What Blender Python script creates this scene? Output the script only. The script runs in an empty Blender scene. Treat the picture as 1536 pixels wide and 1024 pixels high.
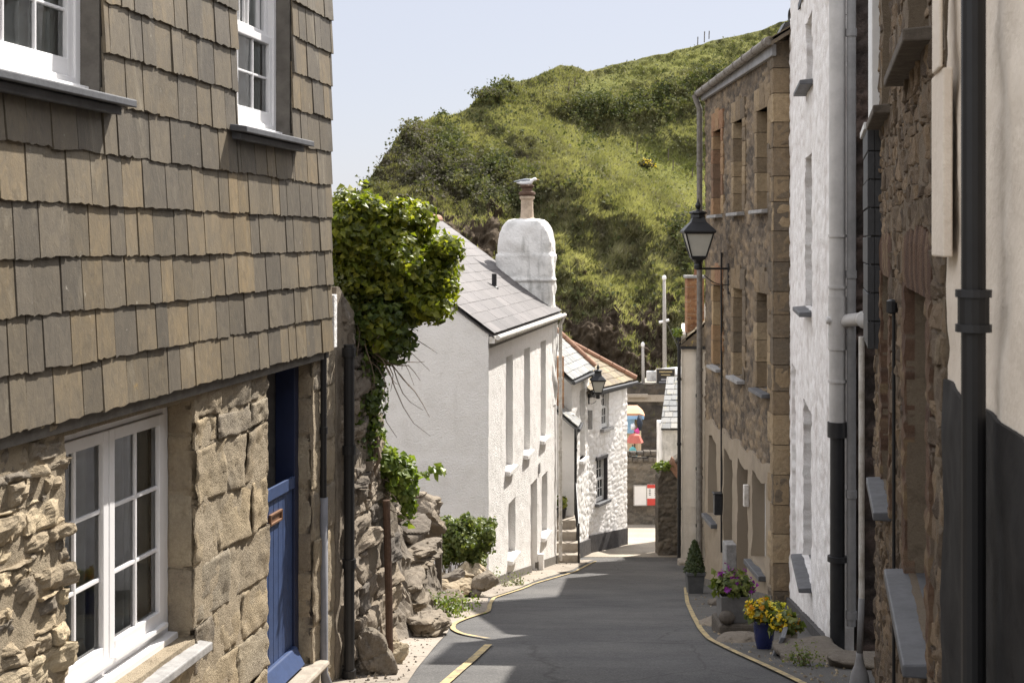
import bpy, math, random
import numpy as np
from mathutils import Vector
random.seed(7)
RNG = np.random.default_rng(7)
C = bpy.context.scene.collection
rad = math.radians

# ------------------------------------------------------------------ survey: camera at the origin, +Y down the street
F = 2000.0; PX0 = 768.0; PY0 = 362.0          # focal length, optical axis and horizon of the 1536 px wide frame
def W(px, py, Y):                              # a sighting at distance Y -> metres
    return Vector(((px-PX0)/F*Y, Y, (PY0-py)/F*Y))
_gy = np.array([-30,-5, 0, 5, 10.5, 25, 33, 36, 42, 48, 60, 75, 90])
_gz = np.array([3.2,-.85,-1.65,-2.48,-3.42,-6.5,-7.97,-8.57,-9.35,-10.2,-11.6,-14,-14.5])
_fy = np.arange(-30, 90, .1); _fz = np.interp(_fy, _gy, _gz)
_k = np.ones(21)/21; _fz = np.convolve(np.pad(_fz, 10, mode='edge'), _k, 'valid')
def g(Y): return float(np.interp(Y, _fy, _fz))
def G(px, py):                                 # where a sighting meets the street
    lo, hi = 3.0, 70.0
    f = lambda Y: PY0 - F*g(Y)/Y - py
    for _ in range(60):
        m = (lo+hi)/2
        if f(m) > 0: lo = m
        else: hi = m
    Y = (lo+hi)/2
    return ((px-PX0)/F*Y, Y)

# ------------------------------------------------------------------ numeric noise
_tab = RNG.random((256, 256)); _tab2 = RNG.random((256, 256)); _tab3 = RNG.random((256, 256))
def vnoise(u, v, seed=0):
    u = np.asarray(u, float)+seed*17.3; v = np.asarray(v, float)+seed*9.7
    i = np.floor(u).astype(int); j = np.floor(v).astype(int)
    a = u-i; b = v-j; a = a*a*(3-2*a); b = b*b*(3-2*b)
    T = lambda x, y: _tab[x % 256, y % 256]
    return (T(i,j)*(1-a)+T(i+1,j)*a)*(1-b)+(T(i,j+1)*(1-a)+T(i+1,j+1)*a)*b-.5
def fbm(u, v, seed=0, oct=4):
    s = 0; a = 1.0; f = 1.0
    for o in range(oct):
        s = s+a*vnoise(np.asarray(u)*f, np.asarray(v)*f, seed+o*3.1); a *= .5; f *= 2.03
    return s
def cells(u, v, sx, sy, seed, jit=.85, p=3.0):
    U = np.asarray(u)/sx+seed*13.7; V = np.asarray(v)/sy+seed*5.1
    j0 = np.floor(V).astype(int)
    F1 = np.full(U.shape, 9.); F2 = np.full(U.shape, 9.); ID = np.zeros(U.shape); DX = np.zeros(U.shape); DY = np.zeros(U.shape)
    for dj in (-1,0,1):
        jj = j0+dj; off = .5*(jj % 2)
        i0 = np.floor(U-off).astype(int)
        for di in (-1,0,1):
            ii = i0+di; a = ii % 256; b = jj % 256
            x = ii+off+.5+(_tab[a,b]-.5)*jit; y = jj+.5+(_tab2[a,b]-.5)*jit
            d = (np.abs(U-x)**p+np.abs(V-y)**p)**(1/p)
            n = d < F1
            F2 = np.where(n, F1, np.minimum(F2, d)); F1 = np.where(n, d, F1)
            ID = np.where(n, _tab3[a,b], ID); DX = np.where(n, U-x, DX); DY = np.where(n, V-y, DY)
    return F1, F2-F1, ID, DX, DY
def sstep(a, b, x):
    t = np.clip((x-a)/(b-a), 0, 1); return t*t*(3-2*t)

# ------------------------------------------------------------------ things, parts
BASE = {}
def thing(name, label, cat, loc, group=None):
    o = bpy.data.objects.new(name, None); C.objects.link(o)
    o.location = loc; o['label'] = label; o['category'] = cat
    if group: o['group'] = group
    BASE[o.name] = Vector(loc); o.empty_display_size = .2
    return o
def root_of(o):
    while o.parent: o = o.parent
    return o
class MB:
    def __init__(s): s.v = []; s.f = []; s.a = []; s.n = 0; s.b = []
    def add(s, verts, faces, sid=0., mort=0.):
        k = s.n; verts = np.asarray(verts, float).reshape(-1, 3)
        s.v.append(verts); s.n += len(verts)
        s.f += [tuple(i+k for i in f) for f in faces]
        s.a.append(np.broadcast_to(np.asarray(sid, float), (len(verts),)).copy())
        s.b.append(np.broadcast_to(np.asarray(mort, float), (len(verts),)).copy())
    def mesh(s, name, base, mat, smooth):
        me = bpy.data.meshes.new(name)
        V = np.concatenate(s.v)-np.array(base) if s.v else np.zeros((0,3))
        me.from_pydata([tuple(x) for x in V.tolist()], [], s.f)
        for nm, arr in (('sid', s.a), ('mort', s.b)):
            at = me.attributes.new(nm, 'FLOAT', 'POINT'); at.data.foreach_set('value', np.concatenate(arr).astype(np.float32))
        me.materials.append(mat)
        if smooth: me.polygons.foreach_set('use_smooth', [True]*len(me.polygons))
        me.update()
        return me
def part(name, mb, mat, parent=None, smooth=False, label=None, bevel=0, kind=None):
    base = Vector((0,0,0))
    if parent: base = BASE.get(root_of(parent).name, Vector((0,0,0)))
    o = bpy.data.objects.new(name, mb.mesh(name, base, mat, smooth)); C.objects.link(o)
    if parent: o.parent = parent
    if label: o['label'] = label
    if kind: o['kind'] = kind
    if bevel:
        m = o.modifiers.new('bevel', 'BEVEL'); m.width = bevel; m.segments = 2; m.limit_method = 'ANGLE'; m.angle_limit = rad(40)
    return o
def solo(name, mb, mat, label, cat, group=None, smooth=False, bevel=0):   # a thing that is one mesh, origin at its base
    V = np.concatenate(mb.v); c = (V.min(0)+V.max(0))/2; c[2] = V[:,2].min()
    o = bpy.data.objects.new(name, mb.mesh(name, c, mat, smooth)); C.objects.link(o)
    o.location = c; o['label'] = label; o['category'] = cat
    if group: o['group'] = group
    BASE[o.name] = Vector(c)
    if bevel:
        m = o.modifiers.new('bevel', 'BEVEL'); m.width = bevel; m.segments = 2; m.limit_method = 'ANGLE'; m.angle_limit = rad(40)
    return o
def copy_tree(o, parent=None, loc=None):
    c = o.copy(); C.objects.link(c)
    if parent is not None: c.parent = parent
    if loc is not None: c.location = loc
    for ch in list(o.children): copy_tree(ch, c)
    return c
def structure(name, mb, mat, smooth=True):
    o = part(name, mb, mat, None, smooth); o['kind'] = 'structure'; return o

# ------------------------------------------------------------------ shapes
class Fr:                                       # a wall frame: u along, w outwards, z up
    def __init__(s, x, y, dx, dy, nx, ny):
        l = math.hypot(dx, dy); s.o = np.array([x,y,0.]); s.d = np.array([dx/l, dy/l, 0.])
        l = math.hypot(nx, ny); s.n = np.array([nx/l, ny/l, 0.])
    def P(s, u, w, z):
        u = np.asarray(u, float); w = np.asarray(w, float); z = np.asarray(z, float)
        u, w, z = np.broadcast_arrays(u, w, z)
        return s.o+u[...,None]*s.d+w[...,None]*s.n+z[...,None]*np.array([0,0,1.])
    def uY(s, Y): return (Y-s.o[1])/s.d[1]
BOXF = [(0,3,2,1),(4,5,6,7),(0,1,5,4),(1,2,6,5),(2,3,7,6),(3,0,4,7)]
def box(mb, fr, u0, u1, w0, w1, z0, z1, sid=0.):
    p = fr.P(np.array([u0,u1,u1,u0,u0,u1,u1,u0]), np.array([w0,w0,w1,w1,w0,w0,w1,w1]), np.array([z0,z0,z0,z0,z1,z1,z1,z1]))
    mb.add(p, BOXF, sid)
WORLD = Fr(0,0,1,0,0,1)
def wbox(mb, x0, x1, y0, y1, z0, z1, sid=0.): box(mb, WORLD, x0, x1, y0, y1, z0, z1, sid)
def hexa(mb, pts, sid=0.): mb.add(pts, BOXF, sid)      # eight corners, bottom ring then top ring
def tube(mb, pts, r, n=10, sid=0., cap=True):
    pts = [Vector(p) for p in pts]
    rs = r if isinstance(r, (list, tuple)) else [r]*len(pts)
    V = []; ref = None
    for i, p in enumerate(pts):
        t = (pts[min(i+1, len(pts)-1)]-pts[max(i-1, 0)]).normalized()
        if ref is None: ref = t.cross(Vector((0,0,1)) if abs(t.z) < .9 else Vector((1,0,0))).normalized()
        ref = (ref-t*ref.dot(t)).normalized(); b = t.cross(ref)
        for k in range(n):
            a = 2*math.pi*k/n; V.append(p+(ref*math.cos(a)+b*math.sin(a))*rs[i])
    Fc = [(i*n+k, i*n+(k+1)%n, (i+1)*n+(k+1)%n, (i+1)*n+k) for i in range(len(pts)-1) for k in range(n)]
    if cap: Fc += [tuple(range(n))[::-1], tuple(range((len(pts)-1)*n, len(pts)*n))]
    mb.add(V, Fc, sid)
def lathe(mb, c, prof, n=20, sid=0.):
    V = [(c[0]+r*math.cos(2*math.pi*k/n), c[1]+r*math.sin(2*math.pi*k/n), c[2]+z) for r, z in prof for k in range(n)]
    Fc = [(i*n+k, i*n+(k+1)%n, (i+1)*n+(k+1)%n, (i+1)*n+k) for i in range(len(prof)-1) for k in range(n)]
    Fc += [tuple(range(n))[::-1], tuple(range((len(prof)-1)*n, len(prof)*n))]
    mb.add(V, Fc, sid)
def axis(a, b, res, cuts=()):
    xs = sorted({round(x, 4) for x in [a, b]+[c for c in cuts if a < c < b]}); out = []
    for p, q in zip(xs, xs[1:]): out += list(np.linspace(p, q, max(1, int(round((q-p)/res)))+1)[:-1])
    return np.array(out+[xs[-1]])
def wall(mb, fr, u0, u1, z0, z1, res, fn, holes=(), ret=.3, ztop=None, edge=0., zbot=None):
    """A wall face as a fine grid pushed in and out by fn(u, z) -> (height, sid, mort); holes (ua, ub, za, zb, recess) get real reveals."""
    us = axis(u0, u1, res, [x for h in holes for x in h[:2]]); zs = axis(z0, z1, res, [x for h in holes for x in h[2:4]])
    U, Z = np.meshgrid(us, zs, indexing='ij')
    if ztop is not None: Z = z0+(Z-z0)/(z1-z0)*(np.array([ztop(u) for u in us])[:,None]-z0)
    h, sid, mo = fn(U, Z)
    if edge:                                    # ragged arrises
        Uj = U+edge*fbm(Z*9, U*9, 31)*((U > u0)&(U < u1)); Zj = Z
    else: Uj, Zj = U, Z
    P = fr.P(Uj, h, Zj); nu, nz = len(us), len(zs)
    idx = lambda i, j: i*nz+j
    uc = (us[1:]+us[:-1])/2; zc = (zs[1:]+zs[:-1])/2
    solid = np.ones((nu-1, nz-1), bool); rec = {}
    for (a, b, c, d, r) in holes: solid &= ~(((uc > a)&(uc < b))[:,None]&((zc > c)&(zc < d))[None,:])
    Fc = [(idx(i,j), idx(i+1,j), idx(i+1,j+1), idx(i,j+1)) for i in range(nu-1) for j in range(nz-1) if solid[i,j]]
    mb.add(P.reshape(-1,3), Fc, np.broadcast_to(sid, U.shape).ravel(), np.broadcast_to(mo, U.shape).ravel())
    # reveals and returns: strips that run straight back from every open edge
    def strip(ii, jj, depth):
        p0 = P[ii,jj]; hh = h[ii,jj] if np.ndim(h) else np.full(len(ii), h)
        steps = max(2, int(depth/res/1.5)+1); rows = []; sd = np.broadcast_to(sid, U.shape)[ii,jj]; ms = np.broadcast_to(mo, U.shape)[ii,jj]
        for k in range(steps+1):
            t = k/steps; w = hh*(1-t)+(-depth)*t
            q = fr.P(Uj[ii,jj], w, Zj[ii,jj])
            rows.append(q)
        n = len(ii)
        mb.add(np.concatenate(rows), [(k*n+m, k*n+m+1, (k+1)*n+m+1, (k+1)*n+m) for k in range(steps) for m in range(n-1)], np.tile(sd, steps+1), np.tile(ms, steps+1))
    for (a, b, c, d, r) in holes:
        ia, ib = np.abs(us-a).argmin(), np.abs(us-b).argmin(); jc, jd = np.abs(zs-c).argmin(), np.abs(zs-d).argmin()
        J = np.arange(jc, jd+1); I = np.arange(ia, ib+1)
        strip(np.full(len(J), ia), J, r); strip(np.full(len(J), ib), J, r); strip(I, np.full(len(I), jc), r); strip(I, np.full(len(I), jd), r)
    if ret:
        J = np.arange(nz); I = np.arange(nu)
        strip(np.full(nz, 0), J, ret); strip(np.full(nz, nu-1), J, ret); strip(I, np.full(nu, nz-1), ret); strip(I, np.full(nu, 0), ret)

def rubble(sx, sy, amp, seed, p=3., jit=.9, edge=.16, vary=.6, rough=.5, warp=.06, tilt=.9, chip=.35):
    """Random rubble: each stone its own height and tilt, chipped and pitted, with sunk joints. -> fn(u, z) = (height, stone shade, joint)"""
    def fn(u, z):
        uu = u+warp*fbm(u*5, z*5, seed+1); zz = z+warp*.6*fbm(u*4, z*6, seed+2)
        f1, e, i, dx, dy = cells(uu, zz, sx, sy, seed, jit, p)
        m = sstep(0, edge, e)
        k = (i*997.) % 1.; k2 = (i*5417.) % 1.
        face = vary*(i-.5)+tilt*((k-.5)*dx+(k2-.5)*dy)*1.4
        f1b, eb, ib, dxb, dyb = cells(uu+.3*sx*fbm(u*9, z*9, seed+6), zz, sx*.36, sy*.42, seed+11, .95, 2.4)
        kb = (ib*761.) % 1.
        chips = chip*((ib-.5)*.5+((kb-.5)*dxb+(ib-.5)*dyb)*.9)
        h = amp*((face+chips)*(.25+.75*m)-.55*(1-m))+rough*amp*.5*fbm(u*17, z*26, seed+4, 5)+rough*.006*fbm(u*60, z*60, seed+8, 3)
        return h, np.clip(i+.35*(ib-.5), 0, 1), 1-sstep(.0, edge*.55, e)
    return fn
def plaster(amp, seed, f=3.):
    def fn(u, z): return amp*fbm(u*f, z*f, seed, 4), .5+.6*fbm(u*.7, z*.5, seed+5, 4), 0.
    return fn

def slates(mb, O, du, dn, dv, length, rows, gauge, width, thick, seed, urange=None, wj=.25, drop=.02, lift=.012, cover=1.35, jagged=.006, gap=.005):
    """Courses of separate slates. O: lower left, du along, dv up the slope, dn outwards."""
    r = np.random.default_rng(seed); O = np.array(O, float); du = np.array(du, float); dn = np.array(dn, float); dv = np.array(dv, float)
    for k in range(rows):
        a0, b0 = (0, length) if urange is None else urange((k+.0)*gauge)
        a1, b1 = (0, length) if urange is None else urange((k+1.)*gauge)
        a, b = min(a0,a1), max(b0,b1)
        x = a-r.random()*width*(0 if urange else 1)
        if urange is None: x = -r.random()*width
        while x < b:
            w = width*(1+wj*(r.random()*2-1)); xa, xb = max(x, a), min(x+w, b); x += w
            if xb-xa < .02: continue
            dz = (r.random()-.5)*drop; tl = (r.random()-.5)*drop*.35
            y0 = k*gauge+dz; y1 = k*gauge+gauge*cover
            def lim(xx, t):
                la, lb = a0*(1-t)+a1*t, b0*(1-t)+b1*t
                return min(max(xx, la), lb)
            th = thick*(.7+.6*r.random()); l0 = lift+.004*r.random(); skew = .006*(r.random()-.5)
            t1 = y1/gauge-k
            n = 7; lowx = np.linspace(xa+gap, xb-gap, n)
            jag = (r.random(n)-.5)*jagged
            low = [(lim(q, 0), y0+tl*(i/(n-1)-.5)*2+jag[i]) for i, q in enumerate(lowx)]
            top = [(lim(xb-gap+skew, min(t1, 1)), y1), (lim(xa+gap+skew, min(t1, 1)), y1)]
            if urange and top[0][0]-top[1][0] < .01 and low[-1][0]-low[0][0] < .01: continue
            pts = []
            for q, y in low: pts.append(O+du*q+dv*y+dn*(l0+th))
            for q, y in top: pts.append(O+du*q+dv*y+dn*(.0+th*.6))
            for q, y in low: pts.append(O+du*q+dv*y+dn*l0)
            for q, y in top: pts.append(O+du*q+dv*y+dn*0.)
            N = n+2
            fc = [tuple(range(N)), tuple(range(2*N-1, N-1, -1))]+[(i, i+N, (i+1)%N+N, (i+1)%N) for i in range(N)]
            mb.add(pts, fc, r.random(), r.random())

def cushion(mb, fr, u0, u1, z0, z1, out, seed, n=7, rnd=.02, rough=.006, deep=.05):
    """One dressed block: a face with rounded, slightly worn edges."""
    a = np.linspace(0, 1, n); A, B = np.meshgrid(a, a, indexing='ij')
    ed = np.minimum(np.minimum(A, 1-A)*(u1-u0), np.minimum(B, 1-B)*(z1-z0))
    U = u0+(u1-u0)*A; Z = z0+(z1-z0)*B
    h = out-rnd*(1-sstep(0, .05, ed))+rough*fbm(U*14+seed, Z*14, seed, 4)
    P = fr.P(U, h, Z).reshape(-1,3)
    Fc = [(i*n+j, (i+1)*n+j, (i+1)*n+j+1, i*n+j+1) for i in range(n-1) for j in range(n-1)]
    ring = [i*n for i in range(n)]+[(n-1)*n+j for j in range(1, n)]+[i*n+n-1 for i in range(n-2, -1, -1)]+[j for j in range(n-2, 0, -1)]
    back = P[ring]-fr.n*(deep+h.reshape(-1)[ring])[:,None]
    k = len(P); R = len(ring)
    Fc += [(ring[i], ring[(i+1)%R], k+(i+1)%R, k+i) for i in range(R)]
    rr = random.random()
    mb.add(np.concatenate([P, back]), Fc, rr, 0.)

def courses(mb, fr, u0, u1, z0, z1, hr, wr, out, seed, rnd=.015, rough=.02, wav=.03, n=9, gap=.006, tilt=.12, keep=None, deep=.06):
    """Rough courses of separate stones laid over a wall plane."""
    r = np.random.default_rng(seed); zs = [z0]
    while zs[-1] < z1-hr[0]*.6: zs.append(zs[-1]+hr[0]+(hr[1]-hr[0])*r.random()**1.3)
    zs = np.array(zs); zs = z0+(zs-z0)*(z1-z0)/(zs[-1]-z0); K = len(zs)-1
    bz = lambda k, u: zs[k]+(0 if k in (0, K) else 1)*wav*fbm(u*2.3, np.full(np.shape(u), k*3.37), seed % 50, 3)
    t = np.linspace(0, 1, n); t = .5-.5*np.cos(math.pi*t); t = .35*np.linspace(0, 1, n)+.65*t
    A, B = np.meshgrid(t, t, indexing='ij')
    ring = [i*n for i in range(n)]+[(n-1)*n+j for j in range(1, n)]+[i*n+n-1 for i in range(n-2, -1, -1)]+[j for j in range(n-2, 0, -1)]; R = len(ring); nn = n*n
    base = [(i*n+j, (i+1)*n+j, (i+1)*n+j+1, i*n+j+1) for i in range(n-1) for j in range(n-1)]+[(ring[i], ring[(i+1)%R], nn+(i+1)%R, nn+i) for i in range(R)]
    for k in range(K):
        hgt = zs[k+1]-zs[k]; xs = [u0]
        while xs[-1] < u1-wr[0]*.7: xs.append(xs[-1]+(wr[0]+(wr[1]-wr[0])*r.random()**1.4)*(.7+.6*min(1.4, hgt/hr[1])))
        xs = np.array(xs); xs = u0+(xs-u0)*(u1-u0)/(xs[-1]-u0); sk = (r.random(len(xs))-.5)*hgt*.45; sk[0] = sk[-1] = 0
        for a in range(len(xs)-1):
            if keep is not None and not keep((xs[a]+xs[a+1])/2, (zs[k]+zs[k+1])/2): continue
            UL = xs[a]+sk[a]*(B-.5); UR = xs[a+1]+sk[a+1]*(B-.5); U = UL+(UR-UL)*A
            Z = bz(k, U); Z = Z+(bz(k+1, U)-Z)*B; wd = xs[a+1]-xs[a]
            ed = np.minimum(np.minimum(A, 1-A)*wd, np.minimum(B, 1-B)*hgt)
            sh = gap*(.6+1.2*(.5+fbm(U*13, Z*13, seed % 31+a)))
            U = U+sh*((A < .02)*1.-(A > .98)); Z = Z+sh*((B < .02)*1.-(B > .98))
            o = out[0]+(out[1]-out[0])*r.random(); tx, tz = (r.random(2)-.5)*2*tilt; q = r.random()*40
            h = o+tx*(A-.5)*wd+tz*(B-.5)*hgt+rough*fbm(U*9+q, Z*9, seed % 23, 4)+.35*rough*fbm(U*38+q, Z*38, seed % 19, 3)-rnd*(1-np.sqrt(sstep(0, max(rnd*1.6, .008), ed)))
            P = fr.P(U, h, Z).reshape(-1,3); back = P[ring]-fr.n*(deep+h.reshape(-1)[ring])[:,None]
            mb.add(np.concatenate([P, back]), base, r.random(), np.concatenate([.0*ed.ravel(), np.ones(R)*.8]))

def leafset(mb, P, N, size, seed, fold=.35, droop=.5, long=1.25):
    """Folded leaves: P points, N facing directions."""
    r = np.random.default_rng(seed); n = len(P); P = np.asarray(P); N = np.asarray(N)
    N = N/np.linalg.norm(N, axis=1, keepdims=True)
    T = np.cross(N, r.normal(size=(n,3))); T /= np.linalg.norm(T, axis=1, keepdims=True)
    T = T+np.array([0,0,-droop]); T -= N*np.sum(T*N, 1, keepdims=True); T /= np.linalg.norm(T, axis=1, keepdims=True)
    S = np.cross(N, T); s = (size*(.6+.8*r.random(n)))[:,None]
    b = P; tip = P+T*s*long-N*s*.15; m = P+T*s*.55*long+N*s*.05
    l = P+T*s*.42-S*s*.5+N*s*fold*.5; rr = P+T*s*.42+S*s*.5+N*s*fold*.5
    V = np.stack([b, l, tip, rr, m], 1).reshape(-1,3)
    k = np.arange(n)*5
    Fc = np.concatenate([np.stack([k, k+4, k+1], 1), np.stack([k+1, k+4, k+2], 1), np.stack([k+4, k+3, k+2], 1), np.stack([k, k+3, k+4], 1)])
    mb.add(V, [tuple(f) for f in Fc.tolist()], np.repeat(r.random(n), 5), np.repeat(r.random(n), 5))
def shell(n, c, R, seed, lump=.25, fill=.35, zmin=-1.):
    r = np.random.default_rng(seed); d = r.normal(size=(n*2,3)); d /= np.linalg.norm(d, axis=1, keepdims=True)
    d = d[d[:,2] > zmin][:n]; n = len(d)
    k = 1+lump*fbm(d[:,0]*2.5+d[:,2]*1.3, d[:,1]*2.5-d[:,2]*2.1, seed, 3)*1.6
    t = 1-fill*r.random(n)**1.5
    P = np.array(c)+d*np.array(R)*(k*t)[:,None]
    return P, d+r.normal(size=(n,3))*.55+np.array([0,0,.35])
def rock(mb, c, R, seed, strata=.0, n=14, lump=.35, tilt=0., rough=True):
    """A broken stone: a squarish lump with fracture planes."""
    r = np.random.default_rng(seed); V = []; Fc = []
    a = np.linspace(-1, 1, n)
    def face(fx):
        A, B = np.meshgrid(a, a, indexing='ij'); p = fx(A, B).reshape(-1,3); k = len(V)
        V.extend(p.tolist()); Fc.extend([(k+i*n+j, k+(i+1)*n+j, k+(i+1)*n+j+1, k+i*n+j+1) for i in range(n-1) for j in range(n-1)])
    one = lambda A: np.ones_like(A)
    for s in (-1, 1):
        face(lambda A, B: np.stack([A, B, s*one(A)], -1)); face(lambda A, B: np.stack([A, s*one(A), B], -1)); face(lambda A, B: np.stack([s*one(A), A, B], -1))
    p = np.array(V); L = (np.abs(p)**5).sum(1)**(1/5.); p /= L[:,None]
    for _ in range(7):
        q = r.normal(size=3); q /= np.linalg.norm(q); d = .62+.3*r.random(); e = p@q
        p -= np.maximum(e-d, 0)[:,None]*q*.9
    p *= (1+lump*fbm(p[:,0]*1.6+p[:,2]*.9, p[:,1]*1.6-p[:,2]*1.1, seed, 4)*.7)[:,None]
    p = p*np.array(R)
    if rough:
        f1, e, i2, dx, dy = cells(p[:,0]*1.3+p[:,1]*.9, p[:,2]*1.2+p[:,1]*.5, .55, .3, seed % 40, .95, 2.4)
        k = 1+.16*(i2-.5)+.2*((i2*997 % 1-.5)*dx+(i2*571 % 1-.5)*dy)-.05*(1-sstep(0,.2,e)); p *= k[:,None]
    if strata:
        q = np.floor(p[:,2]/strata+fbm(p[:,0]*.8, p[:,1]*.8, seed+2)*.8); off = _tab[(q.astype(int)+seed*7) % 256, 5]-.5
        p[:,:2] *= (1+.22*off)[:,None]
    t = r.random()*6.3; ct, st = math.cos(t), math.sin(t)
    p[:,:2] = np.stack([p[:,0]*ct-p[:,1]*st, p[:,0]*st+p[:,1]*ct], 1)
    if tilt:
        ct, st = math.cos(tilt), math.sin(tilt); x, z = p[:,0].copy(), p[:,2].copy(); p[:,0] = x*ct-z*st; p[:,2] = x*st+z*ct
    mb.add(p+np.array(c), Fc, r.random(), 0.)

# ------------------------------------------------------------------ materials
def hexc(r, g_, b): return (r, g_, b, 1)
class NT:
    def __init__(s, name):
        s.m = bpy.data.materials.new(name); s.m.use_nodes = True; s.t = s.m.node_tree; s.t.nodes.clear()
        s.out = s.n('ShaderNodeOutputMaterial'); s.co = s.n('ShaderNodeTexCoord').outputs['Object']
    def n(s, k, **kw):
        x = s.t.nodes.new(k)
        for a, b in kw.items(): setattr(x, a, b)
        return x
    def l(s, a, b): s.t.links.new(a, b)
    def noise(s, scale, detail=5, rough=.6, stretch=None, dist=0.):
        v = s.co
        if stretch:
            m = s.n('ShaderNodeMapping'); m.inputs['Scale'].default_value = stretch; s.l(v, m.inputs[0]); v = m.outputs[0]
        x = s.n('ShaderNodeTexNoise'); s.l(v, x.inputs['Vector'])
        x.inputs['Scale'].default_value = scale; x.inputs['Detail'].default_value = detail; x.inputs['Roughness'].default_value = rough; x.inputs['Distortion'].default_value = dist
        return x.outputs['Fac']
    def ramp(s, fac, stops, interp='LINEAR'):
        r = s.n('ShaderNodeValToRGB'); r.color_ramp.interpolation = interp; e = r.color_ramp.elements
        while len(e) < len(stops): e.new(.5)
        for i, (p, c) in enumerate(stops): e[i].position = p; e[i].color = c if len(c) == 4 else (*c, 1)
        s.l(fac, r.inputs[0]); return r.outputs[0]
    def mix(s, fac, a, b, mode='MIX'):
        x = s.n('ShaderNodeMix', data_type='RGBA', blend_type=mode)
        if isinstance(fac, (int, float)): x.inputs[0].default_value = fac
        else: s.l(fac, x.inputs[0])
        for i, q in ((6, a), (7, b)):
            if isinstance(q, tuple): x.inputs[i].default_value = q if len(q) == 4 else (*q, 1)
            else: s.l(q, x.inputs[i])
        return x.outputs[2]
    def math(s, op, a, b=0., clamp=False):
        x = s.n('ShaderNodeMath', operation=op, use_clamp=clamp)
        for i, q in ((0, a), (1, b)):
            if isinstance(q, (int, float)): x.inputs[i].default_value = q
            else: s.l(q, x.inputs[i])
        return x.outputs[0]
    def attr(s, name): return s.n('ShaderNodeAttribute', attribute_name=name).outputs['Fac']
    def bump(s, h, strength, dist, prev=None):
        b = s.n('ShaderNodeBump'); b.inputs['Strength'].default_value = strength; b.inputs['Distance'].default_value = dist; s.l(h, b.inputs['Height'])
        if prev is not None: s.l(prev, b.inputs['Normal'])
        return b.outputs[0]
    def bsdf(s, col, rough=.8, normal=None, metal=0., spec=.35, **kw):
        p = s.n('ShaderNodeBsdfPrincipled')
        if isinstance(col, tuple): p.inputs['Base Color'].default_value = col if len(col) == 4 else (*col, 1)
        else: s.l(col, p.inputs['Base Color'])
        if isinstance(rough, (int, float)): p.inputs['Roughness'].default_value = rough
        else: s.l(rough, p.inputs['Roughness'])
        p.inputs['Metallic'].default_value = metal; p.inputs['Specular IOR Level'].default_value = spec
        if normal is not None: s.l(normal, p.inputs['Normal'])
        s.l(p.outputs[0], s.out.inputs['Surface']); s.p = p
        return s.m

def stone_mat(name, ramp, mortar, fine=40., lichen=None, rough=.9, bstr=.6, mort_amt=.85, bdist=.012, strata=False):
    t = NT(name); sid = t.attr('sid'); mo = t.attr('mort')
    n1 = t.noise(6, 6, .65); n2 = t.noise(fine*.75, 7, .75); n3 = t.noise(1.1, 4)
    s2 = t.math('ADD', t.math('MULTIPLY', sid, .7), t.math('MULTIPLY', n1, .3))
    c = t.ramp(s2, ramp)
    c = t.mix(t.math('MULTIPLY', t.ramp(n2, [(.35,(0,0,0)),(.7,(1,1,1))]), .5), c, t.mix(1., c, (.5,.48,.46), 'MULTIPLY'))
    c = t.mix(t.ramp(n3, [(.45,(0,0,0)),(.7,(.35,.35,.35))]), c, t.mix(1., c, (1.45,1.35,1.15), 'MULTIPLY'))
    if lichen: c = t.mix(t.ramp(t.noise(3.1, 8, .75), [(.56,(0,0,0)),(.66,(.8,.8,.8))]), c, lichen)
    c = t.mix(t.math('MULTIPLY', mo, mort_amt), c, mortar)
    n5 = t.noise(fine*3.2, 4, .7)
    n6 = t.noise(9, 7, .75); c = t.mix(t.ramp(n6, [(.52,(0,0,0)),(.7,(.6,.6,.6))]), c, t.mix(1., c, (.5,.49,.48), 'MULTIPLY'))
    c = t.mix(t.ramp(n5, [(.58,(0,0,0)),(.72,(.55,.55,.55))]), c, t.mix(1., c, (1.7,1.65,1.55), 'MULTIPLY')); c = t.mix(t.ramp(n5, [(.3,(.5,.5,.5)),(.42,(0,0,0))]), c, t.mix(1., c, (.45,.43,.42), 'MULTIPLY'))
    if strata: n1 = t.noise(1.6, 7, .7, stretch=(1.2,1.2,11.), dist=.6)
    nb = t.bump(n5, .5, bdist*.6, t.bump(n2, bstr*1.3, bdist*1.4, t.bump(n1, .7, .03)))
    return t.bsdf(c, rough, nb, spec=.2)
def paint_mat(name, col, dirt=(.4,.38,.34), dirt_amt=.35, grain=70., gdist=.004, rough=.75, gstr=.7, streak=True, attrs=True):
    t = NT(name); n1 = t.noise(1.6, 6, .65); n2 = t.noise(grain, 4, .6); n3 = t.noise(2.2, 6, .6, stretch=(2.2,2.2,.25)); n4 = t.noise(14, 5, .6)
    c = t.mix(t.ramp(n1, [(.5,(0,0,0)),(.75,(dirt_amt,)*3)]), col, dirt)
    if streak: c = t.mix(t.ramp(n3, [(.55,(0,0,0)),(.72,(dirt_amt*.8,)*3)]), c, dirt)
    c = t.mix(t.ramp(n4, [(.6,(0,0,0)),(.8,(dirt_amt*.6,)*3)]), c, dirt)
    if attrs: c = t.mix(t.math('MULTIPLY', t.attr('mort'), .22), c, dirt)
    return t.bsdf(c, rough, t.bump(n2, gstr, gdist, t.bump(n4, .4, .012)), spec=.25)
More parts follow.
